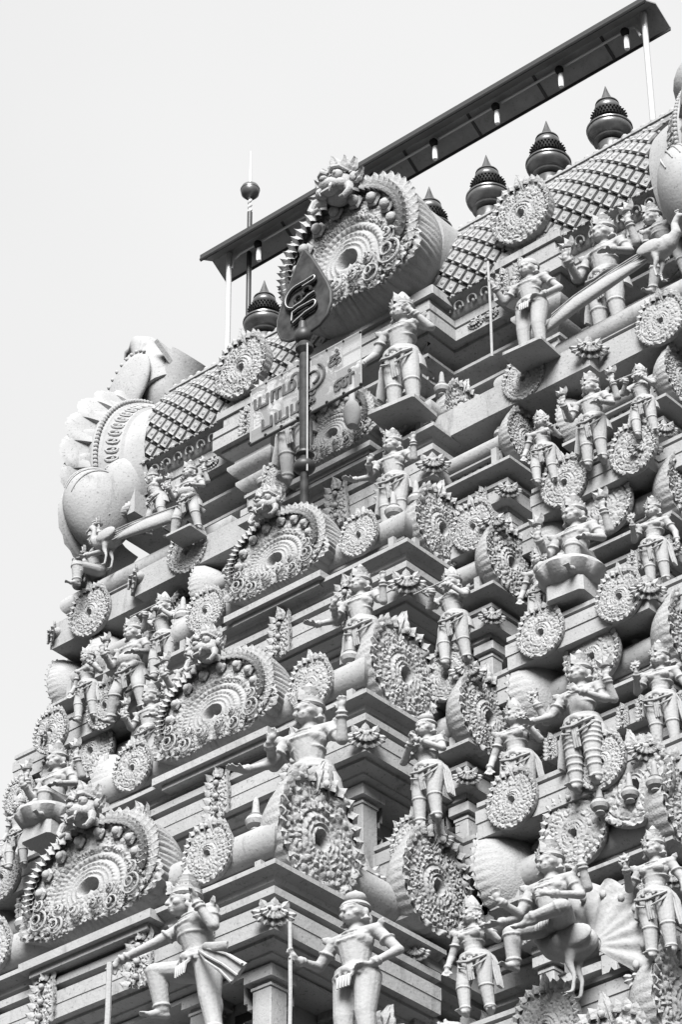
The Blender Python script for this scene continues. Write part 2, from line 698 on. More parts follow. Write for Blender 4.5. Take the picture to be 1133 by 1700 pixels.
def make_rosette():
    """leafy mask with a fringe of drooping leaves, set on the corner of a cornice"""
    mb = MB()
    mb.add(ball((0, .02, .01), (.095, .06, .06), 14, 9))
    mb.add(ball((0, -.045, .0), (.026, .03, .03), 8, 6))
    for k in range(9):
        a = R_(92 + 22 * k)
        mb.add(leaf(.050, .075, .5, .22, 2, 8, 5), T(.085 * math.sin(a), -.012, .03 * math.cos(a) - .01, ry=a))
    for k in range(7):
        a = R_(105 + 25 * k)
        mb.add(leaf(.042, .055, .5, .3, 2, 7, 5), T(.05 * math.sin(a), -.05, .02 * math.cos(a), ry=a))
    for s in (-1, 1):
        mb.add(ball((s * .035, -.045, .025), .014, 7, 5))
        mb.add(leaf(.05, .07, .4, .2, 2, 7, 5), T(s * .06, -.0, .04, ry=s * R_(35)))
    mb.add(leaf(.05, .07, .4, .2, 2, 7, 5), T(0, -.01, .045))
    return mb


def make_spike():
    """little pot finial that stands on the kapota"""
    return MB().add(lathe([(.03, 0), (.045, .01), (.032, .03), (.07, .05), (.083, .085), (.07, .115), (.05, .13), (.056, .14),
                           (.034, .155), (.028, .19), (.024, .25), (.016, .285), (.003, .30)], 14))


def make_knob():
    return MB().add(lathe([(.035, 0), (.05, .012), (.036, .03), (.058, .05), (.05, .085), (.03, .10), (.034, .11), (.02, .135), (.003, .15)], 12))


M_ROUND = [make_round(.40, .34, k).mesh('horseshoe ornament', ORN) for k in (1, 2, 3, 4)]
M_MED = [make_round(.30, .10, 5 + k, 150, 30, .35).mesh('medallion', ORN) for k in (0, 1, 2, 3)]
def RO():
    return M_ROUND[rnd.randrange(4)]


def ME():
    return M_MED[rnd.randrange(4)]


M_LION = make_lion().mesh('lion mask', ORN)
M_PLAQ = make_plaque().mesh('foliage plaque', ORN)
M_ROS = make_rosette().mesh('corner rosette', ORN)
M_SPIKE = make_spike().mesh('pot finial', PL)
M_KNOB = make_knob().mesh('knob finial', PL)
M_SPROUT = MB().add(leaf(.12, .20, .4, .35, 3)).add(leaf(.10, .13, .4, .4, 3), T(.05, 0, 0, ry=R_(40))).add(
    leaf(.10, .13, .4, .4, 3), T(-.05, 0, 0, ry=R_(-40))).mesh('leaf sprout', ORN)

# ------------------------------------------------------------------ the tower
tower = empty('temple_tower', (0, 5.08, -1.6))
tag(tower, 'pale carved temple gateway tower of stepped storeys under a barrel vaulted roof, filling the photo', 'temple')
TB = tower.location


def tb(name, mb, m=PL, parent=None, angle=38):
    """links a mesh given in world coordinates as a part of the tower"""
    o = mb.build(name, m, parent if parent is not None else tower, angle)
    if parent is None:
        o.location = -Vector(TB)
    return o


def ti(name, me, x, y, z, rz=0, s=1.0, rx=0, ry=0, parent=None):
    if name in ('horseshoe_arch', 'medallion', 'small_arch', 'corner_rosette', 'foliage_plaque', 'pot_finial', 'knob_finial', 'brass_finial'):
        k = .35 if 'finial' in name else 1.0
        rz += rnd.uniform(-.045, .045) * k
        ry += rnd.uniform(-.06, .06) * k
        rx += rnd.uniform(-.02, .04) * k
        if not hasattr(s, '__len__'):
            s *= rnd.uniform(.94, 1.06)
    o = inst(name, me, parent if parent is not None else tower, Vector((x, y, z)) - (Vector(TB) if parent is None else Vector((0, 0, 0))), rz, s, rx, ry)
    return o


YC = 5.08


def ring(front):
    """front is the right half of the plan, from x = 0 outwards to the end corner; returned closed, mirrored left and back"""
    right = front
    left = [(-x, y) for x, y in reversed(front)]
    bk = [(x, 2 * YC - y) for x, y in reversed(front)]
    bkl = [(-x, 2 * YC - y) for x, y in front]
    pts = left + right + bk + bkl
    out = []
    for p in pts:
        if not out or (abs(p[0] - out[-1][0]) + abs(p[1] - out[-1][1])) > 1e-4:
            out.append(p)
    # drop points in the middle of straight runs (x = 0)
    out = [p for p in out if abs(p[0]) > 1e-6]
    return out


# storeys of the central bay: ledge height, front plane, half width
CEN = [(9.6, -1.2, 2.35), (12.2, 0.0, 2.12), (14.72, 1.55, 1.84), (16.95, 2.42, 1.66), (19.06, 3.32, 1.32)]
# side bays: height of the roll centre, plane of the side bay, plane of the narrow step, outer corner, end corner
SID = [(10.55, 1.45, 1.0, 4.95, 5.9), (12.70, 2.15, 1.75, 4.72, 5.5), (14.85, 2.75, 2.60, 4.50, 5.2),
       (16.88, 3.28, 3.08, 4.25, 5.0), (18.62, 3.66, 3.45, 4.05, 4.85)]
SBAND = [(10.62, 1.45), (13.08, 2.02), (15.12, 2.58), (17.13, 3.10)]


def pilaster(mb, x, y, z0, z1, w=.2, axis='y'):
    """square column on a plinth with a spreading capital, in front of a wall plane"""
    mb.add(cbox(w * 1.35, w * 1.35, .10), T(x, y, z0))
    mb.add(cbox(w, w, z1 - z0 - .17, .008), T(x, y, z0 + .09))
    mb.add(cbox(w * 1.12, w * 1.12, .025, .006), T(x, y, z1 - .15))
    mb.add(cbox(w * 1.55, w * 1.55, .09, .01), T(x, y, z1 - .09))


def pillar(x, y, z0, z1, w, parent):
    mb = MB()
    pilaster(mb, 0, 0, 0, z1 - z0, w)
    o = mb.build('pillar', PL, parent)
    o.location = (x, y, z0)
    return o


def teeth(mb, poly, o, z0, z1, w, gap, dep=.07):
    """row of small blocks in a recess along the plan"""
    n = len(poly)
    for i in range(n - 1):
        a = np.array(poly[i], float)
        b = np.array(poly[i + 1], float)
        L = np.linalg.norm(b - a)
        d = (b - a) / L
        nr = np.array((d[1], -d[0]))
        k = int(L / gap)
        if k < 1 or a[1] > 5.5 and b[1] > 5.5:
            continue
        for s in range(k):
            p = a + d * (L * (s + .5) / k) + nr * o
            mb.add(box(-w / 2, w / 2, -dep / 2, dep / 2, z0, z1), T(p[0], p[1], 0, rz=math.atan2(d[1], d[0])))


for k in range(1, 5):
    Z, y0, a = CEN[k]
    zp = CEN[k - 1][0]
    yp = CEN[k - 1][1]
    yb = y0 + 2.2
    poly = [(-a, yb), (-a, y0), (a, y0), (a, yb)]
    zb = zp + .50
    st = MB()
    mz = Z - 1.12
    st.add(sweep(poly, [(-.62, zb), (-.62, mz), (-.50, mz), (-.50, mz + .09), (-.58, mz + .095), (-.58, mz + .16), (-.62, mz + .165), (-.62, Z - .5)]))
    # base band with plinth course
    st.add(sweep(poly, [(-.6, zb + .05), (-.10, zb + .05), (-.10, zb + .20), (-.02, zb + .22), (-.02, zb + .26), (-.14, zb + .27), (-.14, zb + .33), (-.22, zb + .36), (-.62, zb + .36)]))
    storey = tb('storey', st)
    ZB = zb + .36
    PIL = []
    xs = [a - .42, a * .46]
    for s in (-1, 1):
        for x in xs:
            PIL.append((s * x, y0 + .42, ZB, Z - .72, .21))
        PIL.append((s * (a - .42), y0 + .42 + .95, ZB, Z - .72, .21))
    # flat dark panels between the columns paint in the shade of deep recesses
    for q in PIL:
        pillar(*q, storey)
    for s in (-1, 1):
        MB().add(box(-.20, .20, 0, .03, ZB + .05, Z - .85), T(s * (a * .46 + (a - .42)) / 2, y0 + .595, 0)).build('shade_panel', DARKW, storey)
    cm = MB()
    cm.add(sweep(poly, [(-.6, Z - .74), (-.26, Z - .74), (-.26, Z - .70), (-.30, Z - .695), (-.30, Z - .68), (-.20, Z - .655), (-.20, Z - .635), (-.12, Z - .61), (-.08, Z - .60), (-.08, Z - .57), (0, Z - .57), (.004, Z - .44), (.012, Z - .437), (.012, Z - .315), (-.07, Z - .31), (-.07, Z - .25),
                       (.01, Z - .245), (.012, Z - .175), (-.12, Z - .17), (-.12, Z - .10), (-.04, Z - .095), (-.02, Z - .05), (.06, Z - .02), (.085, Z - .015), (.085, Z + .03), (-.22, Z + .032)]))
    cm.build('cornice', PL, storey)
    rm = MB()
    rq = (0, .19, .175, .155, .14)[k]
    zq = Z + .56 - 2 * rq
    rm.add(sweep(poly, [(-.34, Z + .02), (-.32, zq - .03), (-.13, zq - .02), (-.13, zq + .01), (-.20, zq + .02)] + arc(-.19, Z + .56 - rq, rq, -60, 95, 12)
                 + [(-.23, Z + .56), (-.23, Z + .585), (-.36, Z + .585), (-.36, Z + .555), (-.55, Z + .555)]))
    rm.add(box(-a + .5, a - .5, y0 + .5, y0 + 3, Z + .50, Z + .567))
    rm.build('roll_moulding', PL, storey)
    tm = MB()
    teeth(tm, poly, -.22, Z + .03, zq - .02, .05, .11)
    tm.build('bracket_course', PL, storey)
    # ornaments on the roll
    if k < 5:
        w = [0, .86, .80, .70, .62][k]
        h = [0, .60, .56, .52, .46][k]
        big = tb('broad_arch', MB())if False else None
        bm = make_wide(w, h, .55, k).mesh('broad arch', ORN)
        b = ti('broad_arch', bm, 0, y0 - .10, Z + .60)
        ti('lion_mask', M_LION, 0, -.10, h * .84, s=h * .86, parent=b)
        # stepped corbel below the arch
        cb = MB()
        cb.add(box(-w * .95, w * .95, -.06, .6, -h * 1.12, -h * .98))
        cb.add(box(-w * .85, w * .85, 0, .6, -h * 1.22, -h * 1.12))
        cb.build('corbel', PL, b)
    for s in (-1, 1):
        ti('horseshoe_arch', RO(), s * (a + .02), y0 + .55, Z + .50, rz=s * R_(90), s=(0, 1.38, 1.2, 1.05, .85)[k])
        ti('small_arch', ME(), s * (a * .64), y0 - .02, Z + .40, s=.98 - .05 * k)
        ti('corner_rosette', M_ROS, s * (a - .015), y0 + .015, Z - .42, rz=s * R_(45), s=1.25)
        for x in (a * .56, a * .80, a * .98) if k < 4 else (a * .98,):
            ti('pot_finial', M_SPIKE, s * x, y0 + .22, Z + .59, s=1.15)
        for x in (.55 * a, 0.02) if k > 1 else (.62 * a, .28 * a):
            if x > .1 or s > 0:
                ti('foliage_plaque', M_PLAQ, s * x, y0 - .03, Z - .38, s=.92)
        ti('leaf_sprout', M_SPROUT, s * (a - .3), y0 + .18, zb + .33, s=1.3)
        ti('corner_rosette', M_ROS, s * (a - .12), y0 + .12, zb + .22, rz=s * R_(45), s=1.3)

XB, XC = 2.22, 2.80
# lowest platform, which carries the big figures at the bottom edge
pq = [(-3.15, 1.9), (-3.15, .02), (-2.35, .02), (-2.35, -.72), (2.35, -.72), (2.35, .02), (3.15, .02), (3.15, 1.9)]
pb = MB().add(sweep(pq, [(-.3, -1.6), (-.3, 9.6), (-.2, 9.65), (-.12, 9.75), (0, 9.8), (0, 10.05), (-.06, 10.06), (-.06, 10.1), (.03, 10.11), (.03, 10.30), (-.2, 10.35), (-.35, 10.35)]))
pb.add(box(-2.05, 2.05, -.42, 2, 10.2, 10.348))
pb.add(box(-2.85, 2.85, .32, 2, 10.2, 10.346))
tb('storey', pb)
for k in range(0, 5):
    zr, ys, y1, d, e = SID[k]
    front = [(0, y1), (XB, y1), (XB, ys + .62), (XC, ys + .62), (XC, ys), (d, ys), (d, ys + .55), (d + .32, ys + .55), (d + .32, ys + .12), (e, ys + .12)]
    poly = ring(front)
    Z = zr - .36
    zb = (SID[k - 1][0] + .25) if k else -1.6
    st = MB()
    mz = Z - .80
    st.add(sweep(poly, [(-.50, zb - .1), (-.50, mz), (-.40, mz), (-.40, mz + .07), (-.47, mz + .075), (-.47, mz + .13), (-.34, mz + .135), (-.34, mz + .21), (-.50, mz + .215), (-.50, Z)], closed=True))
    storey = tb('storey', st)
    cm = MB()
    cm.add(sweep(poly, [(-.5, Z - .44), (-.36, Z - .44), (-.33, Z - .38), (-.22, Z - .36), (-.22, Z - .30), (-.12, Z - .28), (-.12, Z - .13), (-.15, Z - .125), (-.15, Z - .095), (-.11, Z - .09), (-.11, Z - .05), (-.24, Z - .045), (-.24, Z + .0), (-.10, Z + .03),
                       (.0, Z + .05), (.03, Z + .055), (.03, Z + .09), (-.22, Z + .095)], closed=True))
    cm.build('cornice', PL, storey)
    rm = MB()
    rq = (.185, .165, .15, .13, .10)[k]
    zq = zr + .185 - 2 * rq
    rm.add(sweep(poly, [(-.34, Z + .085), (-.32, zq - .025), (-.13, zq - .02), (-.13, zq + .005), (-.20, zq + .015)] + arc(-.17, zr + .185 - rq, rq, -60, 95, 12)
                 + [(-.21, zr + .185), (-.21, zr + .205), (-.30, zr + .205), (-.30, zr + .18)], closed=True))
    rm.add(box(-e + .28, e - .28, ys + .90, 2 * YC - ys - .90, zr + .10, zr + .172))
    rm.add(box(-XB + .28, XB - .28, y1 + .28, ys + 1.1, zr + .10, zr + .175))
    for s in (-1, 1):
        rm.add(box(min(s * (XC + .28), s * (d - .28)), max(s * (XC + .28), s * (d - .28)), ys + .28, ys + 1.1, zr + .10, zr + .175))
        rm.add(box(min(s * (d + .6), s * (e - .28)), max(s * (d + .6), s * (e - .28)), ys + .40, ys + 1.1, zr + .10, zr + .178))
    rm.build('roll_moulding', PL, storey)
    tm = MB()
    teeth(tm, poly, -.22, Z + .095, zq - .02, .045, .10)
    tm.build('bracket_course', PL, storey)
    if k:
        PIL = []
        bz, by = SBAND[k - 1]
        for s in (-1, 1):
            for (x, yy) in ((XB - .32, y1 + .34), (XC + .34, ys + .34), (d - .34, ys + .34), ((XC + d) / 2, ys + .40), (d + .62, ys + .46), (e - .34, ys + .46), (XC - .32, ys + .95)):
                PIL.append((s * x, yy, bz + .36, Z - .40, .16))
        for q in PIL:
            pillar(*q, storey)
    for s in (-1, 1):
        ti('horseshoe_arch', RO(), s * (XB + .04), y1 + .26, zr + .08, rz=s * R_(90), s=(1.25, 1.22, 1.08, .95, .78)[k])
        ti('horseshoe_arch', RO(), s * (d + .04), ys + .30, zr + .08, rz=s * R_(90), s=(1.22, 1.18, 1.06, .95, .85)[k])
        ti('horseshoe_arch', RO(), s * (XC - .04), ys + .26, zr + .06, rz=-s * R_(90), s=(1.15, 1.12, 1.05, .95, .8)[k])
        ti('horseshoe_arch', RO(), s * (e + .02), ys + .45, zr + .06, rz=s * R_(90), s=.98)
        if k < 4:
            ti('small_arch', ME(), s * (XC + d) / 2, ys - .08, zr + .10, s=1.12)
            ti('small_arch', ME(), s * (d + e + .32) / 2, ys + .05, zr + .06, s=.8)
        for x in (1.95, XC + .35, d - .55, d - .28):
            if k < 4 or x < 2.2:
                ti('knob_finial', M_KNOB, s * x, (y1 if x < 2.2 else ys) + .22, zr + .20, s=1.2)
        ti('corner_rosette', M_ROS, s * (XB - .13), y1 + .13, Z - .20, rz=s * R_(45), s=1.0)
        ti('corner_rosette', M_ROS, s * (d - .13), ys + .13, Z - .20, rz=s * R_(45), s=1.0)

# bands that carry the statues
for k, (bz, by) in enumerate(SBAND):
    zr, ys, y1, d, e = SID[k]
    front = [(0, by + .0), (XB + .02, by + .0), (XB + .02, by + .42), (XC - .06, by + .42), (XC - .06, by), (d - .12, by), (d - .12, by + .22), (e - .1, by + .22)]
    poly = ring(front)
    bm = MB()
    bm.add(sweep(poly, [(-.25, bz - .02), (0, bz), (.0, bz + .15), (.012, bz + .155), (.012, bz + .28), (-.08, bz + .285), (-.08, bz + .32), (.0, bz + .325), (.0, bz + .37), (-.25, bz + .372)], closed=True))
    bm.add(box(-e + .3, e - .3, by + .55, 2 * YC - by - .55, bz + .003, bz + .368))
    bm.add(box(-XB + .2, XB - .2, by + .2, by + .9, bz - .01, bz + .3705))
    for s in (-1, 1):
        bm.add(box(min(s * (XC + .15), s * (d - .3)), max(s * (XC + .15), s * (d - .3)), by + .2, by + .9, bz - .01, bz + .3705))
        bm.add(box(min(s * (d - .35), s * (e - .3)), max(s * (d - .35), s * (e - .3)), by + .4, by + .9, bz - .008, bz + .3695))
    tb('statue_ledge', bm)
    for s in (-1, 1):
        for x, q in ((2.03, .88), (3.18, .92), (4.24 - .07 * k, .92)) if k else ():
            ti('medallion', ME(), s * x, by - .05, bz + .22, s=q)
        ti('corner_rosette', M_ROS, s * (XB + .02), by + .0, bz + .20, rz=s * R_(45), s=1.15)
        ti('corner_rosette', M_ROS, s * (d - .12), by, bz + .20, rz=s * R_(45), s=1.15)

for k in range(1, 5):
    zr, ys, y1, d, e = SID[k]
    bz, by = SBAND[k - 1]
    for s in (-1, 1):
        for x, y in ((2.45, ys + .50), (2.98, by + .30), (3.62, by + .28), (3.85, by + .30), (d - .4, by + .28), (d + .45, by + .40), (1.75, by + .12)):
            ti('leaf_sprout', M_SPROUT, s * x, y, bz + .37, rz=rnd.uniform(-.5, .5), s=rnd.uniform(.8, 1.3))
        for x in (XC + .20, (XC + d) / 2 + .18, d - .45):
            ti('foliage_plaque', M_PLAQ, s * x, ys + .10, zr - .36 - .20, s=.42)
        ti('foliage_plaque', M_PLAQ, s * (XB - .45), y1 + .10, zr - .36 - .20, s=.45)
# top storey: band, roll, walls and the chevron of mouldings under the roof
bz = 19.06
front = [(0, 3.7), (1.2, 3.7), (1.2, 3.52), (3.26, 3.52), (3.26, 3.68), (4.78, 3.68)]
poly = ring(front)
bm = MB()
bm.add(sweep(poly, [(-.3, bz - .02), (0, bz), (.0, bz + .34), (-.05, bz + .36), (-.05, bz + .39), (-.3, bz + .392)], closed=True))
bm.add(box(-4.45, 4.45, 3.95, 6.2, bz - .01, bz + .385))
bm.add(box(-3.0, 3.0, 3.78, 4.2, bz - .013, bz + .387))
tb('statue_ledge', bm)
front = [(0, 3.9), (1.9, 3.9), (1.9, 3.66), (2.45, 3.66), (2.45, 3.9), (2.75, 3.9), (2.75, 3.62), (4.62, 3.62)]
poly = ring(front)
bm = MB()
zt = 19.58
bm.add(sweep(poly, [(-.30, 19.40), (-.30, 19.44), (-.06, 19.445), (-.06, 19.465), (-.16, 19.47)] + arc(-.15, zt + .0, .15, -60, 100, 12) + [(-.2, zt + .146), (-.25, zt + .146)], closed=True))
bm.add(box(-4.3, 4.3, 4.08, 6.1, 19.38, zt + .10))
bm.add(box(-1.7, 1.7, 4.0, 4.3, 19.38, zt + .103))
for s in (-1, 1):
    bm.add(box(min(s * 2.95, s * 4.4), max(s * 2.95, s * 4.4), 3.84, 4.3, 19.38, zt + .106))
top = tb('storey', bm)
front = [(0, 3.86), (.90, 3.86), (.90, 4.32), (4.05, 4.32)]
poly = ring(front)
wm = MB()
wm.add(sweep(poly, [(-.60, 19.6), (-.60, 20.35)], closed=True))
CHEV = [(-.60, 20.28), (-.50, 20.28), (-.50, 20.42), (-.44, 20.43), (-.44, 20.47), (-.50, 20.475), (-.50, 20.50), (-.40, 20.54), (-.32, 20.61), (-.32, 20.65), (-.42, 20.66), (-.42, 20.70), (-.28, 20.75), (-.20, 20.82), (-.20, 20.86), (-.30, 20.87), (-.30, 20.95), (-.18, 21.0), (-.12, 21.04), (-.12, 21.08),
        (.0, 21.085), (.0, 21.24), (-.03, 21.245), (-.03, 21.27), (.0, 21.275), (.0, 21.36), (-.5, 21.365)]
wm.add(sweep(poly, CHEV, closed=True))
for s in (-1, 1):
    pq = [(1.66, 4.9), (1.66, 4.06), (2.60, 4.06), (2.60, 4.9)]
    pq = pq if s > 0 else [(-x, y) for x, y in reversed(pq)]
    wm.add(sweep(pq, [(o * .62 + .002, z + .002) for o, z in CHEV]))
wm.build('cornice', PL, top)
PIL = []
for s in (-1, 1):
    for (x, y) in ((.36, 4.42), (.36, 5.0), (1.95, 4.50), (2.30, 4.50), (3.0, 4.86), (3.4, 4.86), (1.3, 4.88)):
        PIL.append((s * x, y, 19.66, 20.32, .17))
for q in PIL:
    pillar(*q, top)
for s in (-1, 1):
    ti('medallion', ME(), s * 2.42, 3.50, 19.30, s=.92)
    ti('medallion', ME(), s * 4.10, 3.62, 19.26, s=1.0)
    ti('corner_rosette', M_ROS, s * 3.25, 3.53, 19.28, rz=s * R_(45), s=1.4)
    ti('corner_rosette', M_ROS, s * 4.75, 3.70, 19.25, rz=s * R_(45), s=1.2)
    for x in (1.2, 1.42, 2.85, 3.25, 3.65):
        ti('corner_rosette', M_ROS, s * x, 4.325, 21.19, s=.72)
    ti('foliage_plaque', M_PLAQ, s * 1.80, 4.06, 21.26, s=.55)
    ti('foliage_plaque', M_PLAQ, s * 2.05, 4.06, 21.26, s=.62)
    ti('foliage_plaque', M_PLAQ, s * .45, 3.84, 21.24, s=.5)
# dormers under the round arches, and the bed of the central arch
for s in (-1, 1):
    dm = MB()
    dm.add(cbox(.74, .9, .16, .01), T(s * 2.12, 4.56, 21.38))
    dm.add(cbox(.92, 1.0, .10, .01), T(s * 2.12, 4.58, 21.54))
    dm.add(cbox(.80, .9, .12, .01), T(s * 2.12, 4.58, 21.64))
    dm.add(tube([(s * 2.12, 4.10, 22.02), (s * 2.12, 5.0, 22.02)], .34, 24))
    dd = tb('dormer', dm)
    ti('horseshoe_arch', RO(), s * 2.12, 4.02, 22.08, s=1.0)
bm = MB()
bm.add(cbox(1.72, .9, .10, .01), T(0, 4.36, 21.38))
bm.add(cbox(1.9, 1.0, .12, .01), T(0, 4.36, 21.48))
bm.add(lathe([(.95, 0), (.95, 1.2)], 40, sy=.9), T(0, 4.1, 22.45, rx=R_(-90)))
tb('dormer', bm)
wide = make_wide(1.02, .95, .80, 9)
b = ti('broad_arch', wide.mesh('broad arch', ORN), 0, 3.54, 22.38)
ti('lion_mask', M_LION, 0, -.16, .66, s=.74, parent=b)

p = at(1010, 1690, 1.15)
ti('horseshoe_arch', RO(), p[0], 1.12, p[2] - .42, s=1.15)
p = at(1052, 1302, 2.02)
ti('small_arch', ME(), p[0], 2.04, p[2], s=1.25)
for q_ in (1000, 1050, 1092):
    p = at(q_, 1350 - (q_ - 1000) * .4, 2.0)
    ti('pot_finial', M_SPIKE, p[0], 1.98, p[2] - .02, s=1.0)
# roof ---------------------------------------------------------------
rf = MB()
HX = 3.92


def vault(th, grow=0):
    return YC - (.93 + grow) * math.cos(th) * (1 + .04 * math.sin(2 * th)), 21.56 + (1.50 + grow) * math.sin(th)


v = []
f = []
NV = 24
for i in range(2):
    for j in range(2 * NV + 1):
        th = PI * j / (2 * NV)
        y, z = vault(th)
        v.append((-HX + 2 * HX * i, y, z))
P_ = 2 * NV + 1
for j in range(P_ - 1):
    f.append((j, P_ + j, P_ + j + 1, j + 1))
rf.add((v, f))
roof = tb('barrel_roof', rf, JOINT)
fr = MB()
recv = ring([(0, 4.20), (4.0, 4.20)])
fr.add(sweep(recv, [(-.12, 21.36), (-.12, 21.385), (-.09, 21.40), (-.07, 21.44), (-.03, 21.50), (.03, 21.545), (.06, 21.55), (.06, 21.575), (-.08, 21.60), (-.2, 21.60)], closed=True))
for i in range(42):
    x = -3.9 + .19 * i
    pts = []
    for t in range(13):
        q = R_(-30 + 240 * t / 12)
        pts.append((x + .058 * math.cos(q), 4.235 - .035 * (.5 + .5 * math.sin(q)), 21.455 + .055 * math.sin(q)))
    fr.add(tube(pts, .012, 6))
    fr.add(ball((x, 4.25, 21.455), (.025, .03, .03), 8, 5))
fr.build('eaves_frieze', PL, roof)
# diagonal lattice of square tiles
arc_len = []
TH = [R_(0 + i * 68 / 200) for i in range(201)]
acc = [0]
for i in range(200):
    y1_, z1_ = vault(TH[i])
    y2_, z2_ = vault(TH[i + 1])
    acc.append(acc[-1] + math.hypot(y2_ - y1_, z2_ - z1_))
S_TOT = acc[-1]


def onv(x, s, up=0.0):
    s = min(max(s, 0), S_TOT)
    i = int(np.searchsorted(acc, s))
    i = min(max(i, 1), 200)
    t = (s - acc[i - 1]) / (acc[i] - acc[i - 1] + 1e-9)
    th = TH[i - 1] + (TH[i] - TH[i - 1]) * t
    y, z = vault(th)
    return np.array((x, y - up * math.cos(th), z + up * math.sin(th)))


DD = .124
nx = int(2 * (HX - .1) / DD)
for side in (1, -1):
    tl = MB()
    for r_ in range(0, int(S_TOT / DD) + 1):
        for c_ in range(nx + 1):
            if (r_ + c_) % 2:
                continue
            x = -HX + .1 + c_ * DD
            s = r_ * DD
            if s > S_TOT + .01:
                continue
            hh = DD * .76
            c0 = [(0, -hh), (hh, 0), (0, hh), (-hh, 0)]
            vs = []
            for (dx, ds) in c0:
                vs.append(onv(x + dx, s + ds, .004))
            for (dx, ds) in c0:
                vs.append(onv(x + dx * .93, s + ds * .93, .035))
            for (dx, ds) in c0:
                vs.append(onv(x + dx * .72, s + ds * .72, .029))
            vs.append(onv(x, s, .031))
            vs = [(p[0], YC + (p[1] - YC) * side, p[2]) for p in vs]
            ff = []
            for q in range(4):
                w_ = (q + 1) % 4
                ff.append((q, w_, 4 + w_, 4 + q))
                ff.append((4 + q, 4 + w_, 8 + w_, 8 + q))
                ff.append((8 + q, 8 + w_, 12))
            if side > 0:
                pc = onv(x, s, .028)
                tl.add(ball(pc, (.030, .018, .030), 7, 4))
            if side < 0:
                ff = [tuple(reversed(q)) for q in ff]
            tl.add((vs, ff))
            if side > 0:
                p = onv(x + DD, s, .02)
                tl.add(ball(p, .018, 6, 4))
    tl.build('lattice_tiles', PL, roof, 25)
rg = MB()
for sg in (-1, 1):
    ym = YC - sg * .40
    rg.add(box(-HX, HX, ym - .05, ym + .05, 22.88, 22.975))
    rg.add(box(-HX, HX, min(ym - .07 * sg, ym + .03 * sg), max(ym - .07 * sg, ym + .03 * sg), 22.978, 23.005))
rg.add(box(-HX, HX, YC - .34, YC + .34, 22.95, 23.07))
rg.build('ridge', PL, roof)
rl = MB()
for i in range(59):
    x = -HX + .08 + i * .132
    rl.add(ball((x, YC - .42, 23.03), (.045, .04, .045), 8, 5))
    rl.add(ball((x + .066, YC - .42, 23.01), (.025, .025, .02), 6, 4))
rl.build('ridge_beads', ORN, roof)


def make_kalasham():
    body = MB().add(lathe([(.22, -.62), (.22, -.50), (.15, -.42), (.13, -.2), (.16, -.06), (.10, 0), (.20, .01), (.21, .03), (.13, .05), (.13, .07), (.20, .10), (.255, .16), (.272, .22), (.262, .26), (.278, .265), (.278, .29), (.25, .30), (.21, .34), (.15, .375),
                           (.14, .39), (.165, .40), (.165, .42), (.13, .44), (.11, .60)], 36))
    body.add(lathe([(.11, .60), (.135, .62), (.155, .66), (.160, .70), (.150, .75), (.125, .79), (.145, .795), (.14, .815), (.10, .84), (.065, .93), (.035, 1.05), (.004, 1.20)], 28))
    collar = MB()
    collar.add(lathe([(.10, .43), (.19, .45), (.205, .52), (.195, .58), (.12, .62)], 40))
    for lv, (rr, z) in enumerate(((.195, .47), (.205, .515), (.20, .56))):
        for k in range(30):
            a = 2 * PI * (k + .5 * (lv % 2)) / 30
            collar.add(tube([(rr * .9 * math.cos(a), rr * .9 * math.sin(a), z), (rr * 1.10 * math.cos(a), rr * 1.10 * math.sin(a), z + .004)], [.018, .008], 4))
    return body.mesh('brass finial', BRASS, 30), collar.mesh('spiked collar', BLACK)


KB, KC = make_kalasham()
for i in range(7):
    x = -2.7 + .9 * i
    o = ti('brass_finial', KB, x, YC - .03, 23.48, parent=roof, s=(.98, .98, .745))
    o['group'] = 'brass pot finials along the roof ridge'
    c = inst('spiked_collar', KC, roof, Vector((x, YC - .03, 23.48)), s=(.98, .98, .745))

# horseshoe gables at both ends of the roof ---------------------------


